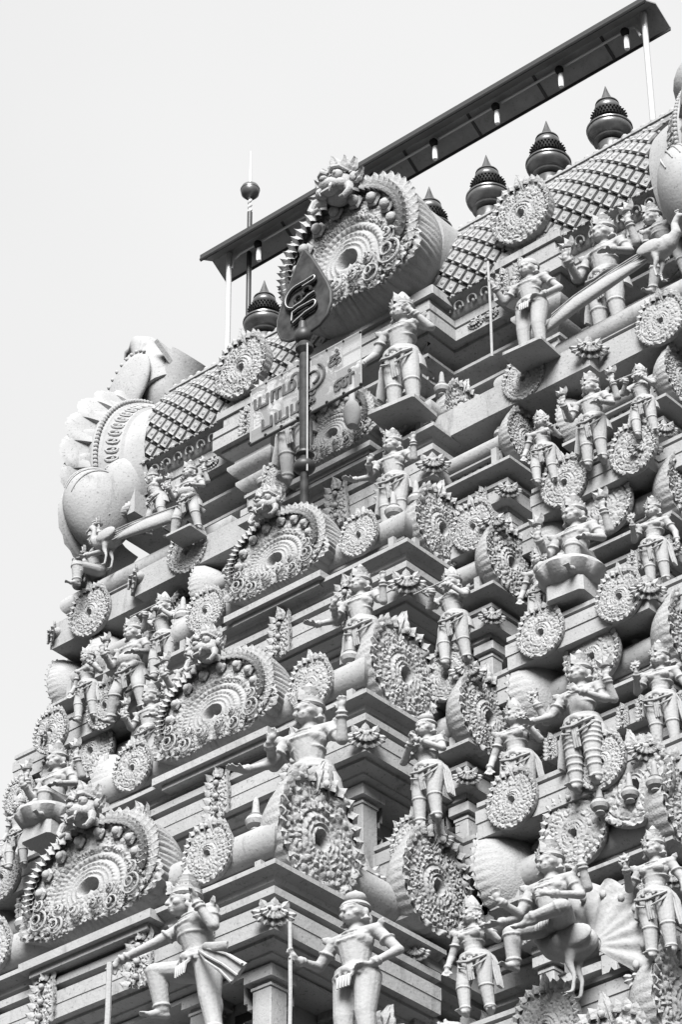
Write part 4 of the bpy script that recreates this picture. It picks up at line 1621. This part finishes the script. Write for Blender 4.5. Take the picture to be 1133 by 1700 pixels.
FIG = {
    'pray': fig('pray', [A_PRAY_L, A_PRAY_R], female=True, crown='bun', sway=.012),
    'staffman': fig('staffman', [A_HIP_L, A_STAFF_R], crown='bun', sway=.010, skirt='none', chest=False, hold={'staff': staff(-.222, -.175, .0, .86)}),
    'maid': fig('maid', [A_DOWN_R, A_BUD_L], STRIDE, female=True, crown='cone', sway=.016, hold={'flower': emblem([(.118, -.145, .80, 'flower')])}),
    'maid_mirror': fig('maid mirror', [A_DOWN_L, A_BUD_R], female=True, crown='tall', sway=-.016, hold={'flower': emblem([(-.118, -.145, .80, 'flower')])}),
    'four': fig('four', [A_BLESS_R, A_GIVE_L, A_BK_R, A_BK_L], crown='tall', hold={'emblem': emblem([(-.21, -.05, .90, 'flame'), (.21, -.05, .90, 'flame')])}),
    'wave': fig('wave', [A_OUT_R, A_WAVE_L, (-2, (-.19, .02, .66), (-.12, -.12, .70), (.6, -.2, .6), (0, -1, 0))], crown='tall', sway=.014),
    'seated': fig('seated', [A_BLESS_R, A_GIVE_L, A_BK_R, A_BK_L], LOTUS_LEGS, seat=True, crown='tall', hold={'emblem': emblem([(-.21, -.05, .90, 'flame'), (.21, -.05, .90, 'flame')])}),
    'rider': fig('rider', [(-1, (-.165, -.03, .615), (-.205, -.150, .660), (-.1, -.2, 1), (0, -1, 0)), (1, (.17, -.01, .62), (.075, -.135, .60), (-.8, -.3, .3), (0, 1, 0)), (2, (.205, -.0, .66), (.215, -.06, .80), (0, 0, 1), (0, -1, 0)), (-2, (-.19, -.02, .60), (-.23, -.11, .54), (-.6, -.4, -.3), (0, 0, 1))],
                 RIDE_LEGS, seat=True, crown='tall', hold={'emblem': emblem([(.215, -.06, .86, 'flower')])}),
    'mace': fig('mace', [(-1, (-.175, -.01, .625), (-.235, -.085, .500), (-.3, -.4, -.8), (1, 0, 0)), (1, (.195, -.02, .650), (.130, -.10, .765), (-.5, -.2, .8), (-.3, -1, 0))], crown='cone', sway=-.012, hold={'club': emblem([(-.27, -.10, .47, 'club')])}),
    'flute': fig('flute', [A_FLUTE_L, A_FLUTE_R], STRIDE, crown='cone', sway=.016, hold={'flute': MB().add(tube([(.03, -.135, .835), (-.22, -.16, .80)], .0075, 8)).mesh('flute', FIGM)}),
    'archer': fig('archer', [A_STRETCH_R, (1, (.150, -.045, .640), (.120, -.115, .775), (.1, -.35, 1), (-.5, -1, 0))], LUNGE, crown='tall', head=(-.15, 0), lean=(-.01, -.03, 0), skirt='none', chest=True,
                  hold={'staff': staff(-.335, -.235, .05, .60, .013),
                  'sash': MB().add(tube([(.09, -.07, .525), (.13, -.09, .50), (.19, -.09, .43), (.27, -.07, .35), (.35, -.05, .25)], [.016, .024, .036, .050, .062], 14, .16, up=(0, .3, 1)))
                  .add(tube([(.10, -.075, .52), (.17, -.10, .49), (.25, -.10, .44), (.32, -.09, .42)], [.012, .018, .026, .020], 10, .3)).add(tube([(.11, -.085, .50), (.19, -.105, .42), (.28, -.085, .33), (.36, -.065, .23)], .007, 6)).add(tube([(.12, -.085, .48), (.185, -.10, .39), (.255, -.08, .31), (.31, -.06, .22)], .007, 6)).add(tube([(.12, -.085, .51), (.21, -.10, .45), (.30, -.08, .38), (.39, -.065, .28)], .007, 6)).mesh('sash', FIGM)}, voxel=.0050),
    'bellied': fig('bellied', [A_BLESS_R, A_GIVE_L, A_BK_L, A_BK_R], LEANW, crown='tall', belly=.028, hold={'emblem': emblem([(-.21, -.05, .90, 'flame'), (.21, -.05, .90, 'flame')])}),
    'leaning': fig('leaning', [A_HIP_R, (1, (.18, -.02, .68), (.26, -.10, .76), (.6, -.2, .5), (0, -1, 0))], LEANW, crown='tall', lean=(-.05, -.03, -.01), head=(-.12, .1)),
    'boy': fig('boy', [A_HIP_L, A_STAFF_HI_R], crown='cap', skirt='none', sway=.012, hold={'staff': staff(-.215, -.150, .0, 1.02)}),
    'armoured': fig('armoured', [A_OUT_R, (1, (.165, -.03, .62), (.070, -.135, .665), (-.6, -.1, .7), (0, -1, 0)), (2, (.20, .0, .62), (.205, -.07, .75), (0, 0, 1), (0, -1, 0)), (-2, (-.21, -.02, .62), (-.225, -.09, .74), (-.1, 0, 1), (0, -1, 0))], crown='tall', skirt='banded', hold={'emblem': emblem([(.205, -.07, .82, 'flame'), (-.235, -.10, .81, 'flower')])}),
}
NST = [0]


def statue(key, label, foot, headpx, Y, rz=0, group='statues standing on the ledges', ped=False, H=None, tall=1.115, xoff=0, flip=False, name='statue', cat='statue'):
    p = at(foot[0], foot[1], Y)
    if H is None:
        q = at(headpx[0], headpx[1], Y)
        H = q[2] - p[2]
    s = H / tall
    z = p[2]
    o = empty(name, (p[0] + xoff, Y, z), rz, (-s * 1.3 if flip else s * 1.3, s * 1.3, s))
    tag(o, label, cat, group)
    for k, me in FIG[key].items():
        for q_ in (me if isinstance(me, list) else [me]):
            inst(k, q_, o, (0, 0, 0))
    if ped:
        inst('plinth', M_PED, o, (0, 0, 0), s=1)
    return o


M_PED = MB().add(cbox(.30, .24, .03, .01), T(0, -.02, -.025)).mesh('plinth', PL)
G1 = 'statues on the storey ledges'
statue('archer', 'crowned statue with one raised knee and arm stretched over a staff, lower left', (330, 1745), (328, 1440), -.32, rz=R_(-12), H=1.72, ped=False, group=G1)
ar = bpy.data.objects['statue']
MB().add(cbox(.34, .26, .14, .01), T(.05, 0, -.14)).build('plinth', PL, ar)
statue('staffman', 'bare-chested statue with a bun holding a thin staff, hand on hip, bottom edge', (592, 1765), (582, 1468), .35, rz=R_(4), group=G1, ped=False)
statue('maid', 'slim woman statue right of the staff bearer, right arm hanging and left hand raised', (790, 1690), (795, 1480), 1.50, rz=R_(10), group=G1)
statue('wave', 'large crowned statue raising an open hand above the big corner arch, mid left', (512, 1425), (508, 1136), .95, rz=R_(8), group=G1, ped=False)
statue('pray', 'statue with palms joined in prayer standing above a round medallion', (712, 1372), (705, 1176), 1.86, rz=R_(4), group=G1)
statue('maid', 'woman statue in the dark recess with flower at shoulder, right arm hanging free', (862, 1352), (858, 1155), 2.25, rz=R_(12), group=G1)
statue('armoured', 'four-armed statue with banded leggings standing on two round feet above the rider', (975, 1312), (955, 1082), 1.95, rz=R_(4), group=G1)
statue('maid_mirror', 'woman statue at the right edge beside the peacock rider, hip swung out', (1100, 1592), (1092, 1368), 1.30, rz=R_(8), group=G1)
statue('maid_mirror', 'woman statue at the right edge, one storey above the lowest one', (1108, 1246), (1090, 1064), 2.45, rz=R_(14), group=G1)
statue('wave', 'tall crowned statue with arm held out and palm open above the second corner arch', (600, 1133), (596, 938), 1.95, rz=R_(6), group=G1)
statue('flute', 'statue with crossed forearms playing a flute above a medallion, centre of the photo', (755, 1108), (748, 940), 2.50, rz=R_(4), group=G1)
statue('maid', 'small woman statue left of the seated lotus deity, hand hanging down', (902, 1052), (893, 905), 2.72, rz=R_(10), group=G1)
statue('maid_mirror', 'woman statue beside the seated lotus deity near the right edge', (1095, 975), (1078, 825), 3.0, rz=R_(10), group=G1)
statue('wave', 'crowned statue bending its right arm beside the top corner arches, below the mace bearer', (655, 880), (648, 738), 2.75, rz=R_(6), group=G1, ped=False, H=1.30)
statue('maid', 'small woman statue between two medallions below the staff boy', (905, 808), (900, 678), 3.0, rz=R_(12), group=G1)
statue('four', 'statue with many raised arms and a leafy halo under the upper ledge', (990, 775), (975, 618), 2.98, rz=R_(4), group=G1)
statue('flute', 'slender statue with arms bent outwards near the upper right medallion', (1072, 728), (1062, 602), 3.02, rz=R_(8), group=G1)
statue('mace', 'tall statue leaning on a club beside the top arch, hand at its shoulder', (672, 690), (660, 487), 3.20, rz=R_(6), group=G1, ped=True)
statue('four', 'statue half hidden behind the lettered panel, only its legs clear', (492, 800), (470, 610), 3.15, rz=R_(6), group=G1)
statue('boy', 'bareheaded boy statue in a short tunic holding a long thin pole on a small slab', (886, 590), (873, 436), 3.35, rz=R_(4), group=G1, ped=True, tall=1.015)
statue('bellied', 'four-armed statue on a small slab under the left dormer', (312, 890), (318, 762), 3.35, rz=R_(2), group=G1, ped=True)
statue('leaning', 'crowned statue leaning to the left out of the wall under the left dormer', (262, 880), (243, 780), 3.65, rz=R_(-20), group=G1, ped=False)
statue('bellied', 'pot-bellied statue on thick legs at the left edge of the tower', (215, 1195), (205, 1030), 2.88, rz=R_(2), group=G1)
statue('maid', 'woman statue on the ledge at the far left edge of the tower', (140, 1200), (128, 1080), 3.02, rz=R_(2), group=G1)
statue('flute', 'thin statue with raised arms behind a small round arch, left side', (268, 1130), (258, 1040), 2.75, rz=R_(2), group=G1, H=1.15)
statue('four', 'crowned statue peering out beside the second broad arch, left side', (318, 1235), (318, 1070), 1.95, rz=R_(2), group=G1, H=1.30, ped=False)
statue('maid', 'small woman statue beside the first broad arch at the left edge', (25, 1445), (35, 1315), 2.25, rz=R_(2), group=G1)
statue('four', 'small crowned statue between the domes left of the second broad arch', (245, 1290), (240, 1180), 2.3, rz=R_(2), group=G1, H=1.15, ped=False)


def lotus(o, z=.40, r=.17):
    m = MB()
    m.add(lathe([(.10, -.16), (.15, -.13), (.19, -.05), (.185, -.01), (.15, 0), (.02, .005)], 64, wob=lambda a, z: .10 * abs(math.cos(4 * a)) * (1 if z < -.02 else 0) - .03), T(0, -.06, z))
    m.add(cbox(.24, .22, .12, .02), T(0, -.05, z - .27))
    return m.build('lotus_seat', FIGM, o)


o = statue('seated', 'four-armed deity statue seated on a lotus with one leg hanging, right of centre', (965, 1035), (972, 828), 2.72, rz=R_(4), group=G1, ped=False, H=1.50)
lotus(o)
o = statue('seated', 'deity statue seated cross-legged with a leafy halo at the left edge of the tower', (85, 1430), (95, 1255), 2.15, rz=R_(2), group=G1, ped=False, H=1.45)
lotus(o)
o = statue('four', 'crowned statue with staring face resting on the eaves above the right peacock', (1015, 560), (1015, 345), 4.12, rz=R_(-4), group=G1, ped=False)
o = statue('leaning', 'statue leaning out at the right edge above the peacock body', (1120, 480), (1112, 325), 4.12, rz=R_(4), group=G1, ped=False)
o = statue('seated', 'small statue with raised arms sitting on the roll moulding end against the sky', (156, 1022), (134, 886), 3.66, rz=R_(-30), group=G1, ped=False)

# rider on a bird with a spread tail
p = at(930, 1640, 1.22)
o = statue('rider', 'large four-armed deity statue riding sidesaddle on a bird with spread tail, lower right', (925, 1655), (922, 1383), 1.02, rz=R_(4), group=G1)


def peacock(fanned=True):
    """one unit from foot to back, head towards -X, built as one skin"""
    B = MB()
    B.add(ball((0, 0, .62), (.30, .17, .19), 18, 12))
    B.add(ball((-.18, 0, .66), (.17, .14, .17), 14, 10))
    B.add(tube([(-.24, 0, .66), (-.36, 0, .80), (-.34, 0, .98), (-.40, 0, 1.08)], [.12, .085, .062, .058], 12))
    B.add(ball((-.43, 0, 1.10), (.075, .058, .06), 12, 8))
    B.add(tube([(-.48, 0, 1.10), (-.58, 0, 1.07), (-.62, 0, 1.03)], [.032, .018, .006], 8))
    for s in (-1, 1):
        B.add(tube([(.02, s * .08, .50), (.0, s * .08, .36), (.05, s * .08, .20), (.02, s * .08, .03)], [.07, .045, .024, .022], 9))
        for a in (-35, 0, 35):
            B.add(tube([(.02, s * .08, .03), (.02 - .12 * math.cos(R_(a)), s * .08 + .12 * math.sin(R_(a)), .015)], [.018, .008], 6))
        B.add(ball((.08, s * .15, .64), (.24, .045, .13), 14, 9))
    body = remeshed(B, .016, 'peacock body', FIGM, 2)
    C = MB()
    for a in (-24, 0, 24):
        C.add(tube([(-.42, 0, 1.14), (-.40 + .06 * math.sin(R_(a)), .0, 1.22)], [.012, .008], 6))
        C.add(ball((-.40 + .06 * math.sin(R_(a)), 0, 1.24), .02, 6, 5))
    if fanned:
        v = []
        f = []
        N, Q = 56, 14
        for side in (0, 1):
            for i in range(N + 1):
                a = R_(-42 + 165 * i / N)
                for j in range(Q + 1):
                    u = j / Q
                    r = .12 + u * (.62 + .045 * abs(math.sin(i * PI / 7 * 1.0)))
                    rip = .030 * math.cos(i * PI / 3.5) * u + .016 * math.cos(u * 26 + i) * u
                    v.append((.16 + r * math.cos(a) * 1.0, .10 + .05 * u + rip + (.03 if side else 0), .60 + r * math.sin(a)))
        W = (N + 1) * (Q + 1)
        for i in range(N):
            for j in range(Q):
                a = i * (Q + 1) + j
                f.append((a, a + Q + 1, a + Q + 2, a + 1))
                f.append((W + a, W + a + 1, W + a + Q + 2, W + a + Q + 1))
            a = i * (Q + 1) + Q
            f.append((a, a + Q + 1, W + a + Q + 1, W + a))
        tail = MB().add((v, f))
        for k in range(8):
            a = R_(-36 + 22 * k)
            tail.add(ball((.16 + .60 * math.cos(a), .115, .60 + .60 * math.sin(a)), (.04, .03, .05), 8, 6))
    else:
        tail = MB()
        pts = [(.18, 0, .60), (.5, 0, .58), (1.0, 0, .52), (1.6, 0, .42), (2.05, 0, .28), (2.35, 0, .12)]
        tail.add(tube(pts, [.14, .19, .24, .25, .20, .04], 18, .42, up=(0, .45, 1)))
        for q in range(5):
            tail.add(tube([(x, -.085 + .03 * (q - 2) * 0 - .02 * abs(q - 2) * 0, z - .06 + .05 * (q - 1)) for (x, y, z) in pts[:-1]], .014, 5))
    return {'body': body, 'crest': C.mesh('crest', FIGM), 'tail': tail.mesh('tail', FIGM, 60)}


PF = peacock(True)
PN = peacock(False)
p = at(925, 1655, 1.02)
o = empty('peacock', (p[0] + .08, 1.16, p[2] + .02), R_(8), (.80, .80, .76))
tag(o, 'stone bird with scalloped spread tail carrying the sidesaddle rider', 'bird statue')
for k, me in PF.items():
    inst(k, me, o, (0, 0, 0))
q = at(1098, 470, 3.45)
o = empty('peacock', (4.22, 3.50, 19.66), 0, (-.66, .66, .62))
tag(o, 'right peacock statue with long drooping tail lying along the roll moulding', 'bird statue', 'long-tailed peacocks under the eaves')
for k, me in PN.items():
    inst(k, me, o, (0, 0, 0))
o = empty('peacock', (-3.72, 3.50, 19.66), 0, (.66, .66, .62))
tag(o, 'left peacock statue standing at the sky edge with its long tail trailing inwards', 'bird statue', 'long-tailed peacocks under the eaves')
for k, me in PN.items():
    inst(k, me, o, (0, 0, 0))

# ------------------------------------------------------------------ light canopy over the ridge
lc = empty('lamp_canopy', (0, YC, 23.4))
tag(lc, 'long dark metal canopy on two posts with hanging bulbs above the roof', 'light canopy')


def cb_(name, mb, m):
    o = mb.build(name, m, lc)
    o.location = -Vector(lc.location)
    return o


x0, x1 = -3.66, 3.46
m1 = MB()
v = []
prof = [(YC - .22, 25.13), (YC, 25.24), (YC + .27, 25.05)]
for x in (x0, x1):
    for (y, z) in prof:
        v.append((x, y, z))
    for (y, z) in prof:
        v.append((x, y, z + .018))
m1.add((v, [(0, 6, 7, 1), (1, 7, 8, 2), (3, 4, 10, 9), (4, 5, 11, 10), (0, 3, 9, 6), (2, 8, 11, 5), (0, 1, 4, 3), (1, 2, 5, 4), (6, 9, 10, 7), (7, 10, 11, 8)]))
cb_('reflector', m1, GREYM)
m1 = MB()
m1.add(tube([(x0, YC - .225, 25.125), (x1, YC - .225, 25.125)], .022, 8))
m1.add(box(x0, x1, YC - .235, YC - .215, 25.10, 25.20))
cb_('edge_strip', m1, DARKM)
m1 = MB().add(box(x0, x1, YC + .262, YC + .278, 25.015, 25.07))
cb_('edge_strip', m1, DARKM)
m1 = MB()
m1.add(tube([(-3.32, YC + .02, 24.95), (-3.28, YC + .02, 25.08), (-3.18, YC + .02, 25.12), (3.05, YC + .02, 25.12), (3.14, YC + .02, 25.08), (3.20, YC + .02, 24.9)], .018, 8))
cb_('conduit', m1, STEEL)
for i in range(6):
    sx = -2.45 + 1.02 * i
    m1 = MB().add(box(sx - .02, sx + .02, YC - .21, YC + .26, -.006, .0), T(0, 0, 0))
    v_, f_ = m1.geo()
    v_ = [(x, y, (25.24 - .5 * abs(y - YC) if y < YC else 25.24 - .704 * (y - YC)) - (.012 if z < -.003 else .004)) for x, y, z in v_]
    cb_('joint_strip', MB().add(([(x, min(max(y, YC + .001), YC + .26), 25.24 - .704 * max(0, y - YC) - (.010 if k_ % 2 == 0 else .003)) for k_, (x, y, z) in enumerate(v_)], f_)), DARKM)
for sx in (-3.36, 3.28):
    m1 = MB().add(tube([(sx, YC, 25.20), (sx, YC, 22.6)], .036, 14))
    cb_('post', m1, STEEL)
me_s = MB().add(ball((0, -.02, 0), (.055, .055, .06), 14, 9)).mesh('lamp socket', BLACK)
me_b = MB().add(lathe([(.012, -.27), (.028, -.26), (.034, -.24), (.034, -.12), (.026, -.07), (.03, -.04)], 14)).mesh('bulb', GLASS)
for i in range(7):
    x = -2.84 + .975 * i
    s_ = inst('lamp_socket', me_s, lc, Vector((x, YC + .0, 25.06)) - Vector(lc.location))
    inst('bulb', me_b, s_, (0, 0, 0))

rod = empty('lightning_rod', (-3.12, YC + .12, 22.8))
tag(rod, 'thin lightning rod with a ball and spike standing behind the left post', 'lightning rod')
MB().add(tube([(0, 0, 0), (0, 0, 3.05)], .034, 10)).build('pole', DARKM, rod)
MB().add(tube([(.012 * math.cos(t * .9), .012 * math.sin(t * .9), 3.0 + .012 * t) for t in range(28)], .022, 7)).build('twisted_neck', STEEL, rod)
MB().add(lathe([(.02, 3.30), (.07, 3.31), (.115, 3.36), (.125, 3.41), (.125, 3.425), (.13, 3.43), (.13, 3.445), (.11, 3.49), (.05, 3.53), (.02, 3.55)], 24)).build('ball', BRASS, rod)
MB().add(lathe([(.02, 3.54), (.014, 3.8), (.003, 4.12)], 8)).build('spike', STEEL, rod)

# ------------------------------------------------------------------ spear emblem with lettered panels
VX, VY = .27, 2.46
vel = empty('spear_emblem', (VX, VY, 18.0))
tag(vel, 'tall dark leaf-bladed spear with a syllable on its blade and two lettered panels', 'spear')


def out3(pts2, y0, y1):
    n = len(pts2)
    v = [(x, y0, z) for x, z in pts2] + [(x, y1, z) for x, z in pts2]
    f = [tuple(range(n)), tuple(range(2 * n - 1, n - 1, -1))] + [(i, n + i, n + (i + 1) % n, (i + 1) % n) for i in range(n)]
    return v, f


bl = []
ctrl = [(0, 3.58), (.10, 3.42), (.22, 3.18), (.33, 2.94), (.385, 2.78), (.385, 2.64), (.33, 2.50), (.22, 2.42), (.10, 2.40), (0, 2.40)]
blade = [(x, z) for x, z in ctrl] + [(-x, z) for x, z in reversed(ctrl[1:-1])]
MB().add(out3(blade, -.02, .02)).build('blade', BLADE, vel)
MB().add(tube([(x, -.0, z) for x, z in blade] + [(0, 0, 3.58)], .022, 8)).build('blade_rim', DARKM, vel)
MB().add(ball((0, -.03, 2.36), (.105, .09, .10), 16, 10)).add(tube([(0, -.03, 2.42), (0, -.03, 2.54)], [.06, .045], 10)).build('knob', DARKM, vel)
MB().add(lathe([(.045, 0), (.045, .55), (.06, .6), (.05, 1.2), (.058, 1.25), (.058, 2.05), (.05, 2.12), (.10, 2.18), (.10, 2.22), (.06, 2.28)], 20)).build('shaft', BLADE, vel)
MB().add(tube([(.085, -.05, .5), (.085, -.05, 2.2)], .010, 8)).build('conduit', GREYM, vel)
MB().add(ball((0, 0, .62), (.12, .12, .09), 14, 9)).add(ball((0, 0, .78), (.10, .10, .05), 14, 7)).build('knob', DARKM, vel)


def text(body, size, loc, parent, m, name='lettering', ext=.006, bold=.006, sx=1.0):
    cu = bpy.data.curves.new(name, 'FONT')
    cu.body = body
    cu.size = size
    cu.extrude = ext
    cu.offset = bold
    o = bpy.data.objects.new(name, cu)
    COL.objects.link(o)
    dg = bpy.context.evaluated_depsgraph_get()
    me = bpy.data.meshes.new_from_object(o.evaluated_get(dg))
    bpy.data.objects.remove(o)
    me.materials.clear()
    me.materials.append(m)
    r = bpy.data.objects.new(name, me)
    COL.objects.link(r)
    r.parent = parent
    r.location = loc
    r.rotation_euler = (R_(90), 0, 0)
    r.scale = (sx, 1, 1)
    return r


# the tube-lit syllable, bent from round rod
def rods(strokes, r, y, name, m, parent):
    mb = MB()
    for s in strokes:
        mb.add(tube([(x, y, z) for x, z in s], r, 7))
    return mb.build(name, m, parent)


def ellarc(cx, cz, rx, rz, a0, a1, n=12):
    return [(cx + rx * math.cos(R_(a0 + (a1 - a0) * i / n)), cz + rz * math.sin(R_(a0 + (a1 - a0) * i / n))) for i in range(n + 1)]


OM = [ellarc(-.06, 2.91, .17, .15, 250, 95, 14) + [(.05, 3.06), (.17, 3.07)] + ellarc(.17, 3.04, .03, .03, 90, -90, 5) + [(.02, 3.0)],
      ellarc(-.045, 2.875, .055, .05, 0, 360, 12), ellarc(.075, 2.935, .06, .045, -30, 250, 12),
      [(-.11, 2.78), (.0, 2.79), (.10, 2.83), (.19, 2.84)],
      [(-.14, 2.60), (-.13, 2.71), (-.04, 2.73), (.14, 2.73)] + ellarc(.16, 2.68, .05, .05, 80, -80, 6) + [(.06, 2.62), (-.12, 2.56)],
      [(-.05, 2.67), (.10, 2.68)], [(0, 2.50), (0, 2.60)]]
rods(OM, .021, -.05, 'syllable', BLACK, vel)
rods([[(x + .01, z + .012) for x, z in s] for s in OM[:1] + OM[3:5]], .006, -.074, 'syllable_highlight', STEEL, vel)
# panels
for (xa, xb) in ((-.78, -.09), (.09, .80)):
    pn = MB().add(box(xa, xb, -.008, .008, 1.28, 2.02)).build('clear_panel', ACR, vel)
    e = MB()
    e.add(tube([(xa, 0, 1.28), (xb, 0, 1.28)], .018, 7))
    e.build('lower_rail', DARKM, pn)
    e = MB()
    e.add(tube([(xa, 0, 2.02), (xb, 0, 2.02)], .009, 6))
    e.add(tube([(xa, 0, 1.28), (xa, 0, 2.02)], .008, 6))
    e.add(tube([(xb, 0, 1.28), (xb, 0, 2.02)], .008, 6))
    e.build('frame', GREYM, pn)
    e = MB()
    for t in range(4):
        e.add(ball((xa + (xb - xa) * t / 3, -.01, 1.30), .02, 7, 5))
        e.add(ball((xa + (xb - xa) * t / 3, -.01, 2.0), .014, 7, 5))
    e.build('bolts', BLACK, pn)
text('யாமி', .26, (-.74, -.016, 1.70), vel, LETTER)
text('பயமே', .24, (-.62, -.016, 1.38), vel, LETTER)
text('க்', .24, (.34, -.016, 1.74), vel, LETTER)
text('ன்', .24, (.42, -.016, 1.38), vel, LETTER)
rods([ellarc(.13, 1.72, .17, .165, 60, -250, 24), [(.06, 1.64), (.06, 1.80), (.16, 1.80)], ellarc(.14, 1.72, .08, .08, 90, -90, 8)], .016, -.02, 'lettering', LETTER, vel)
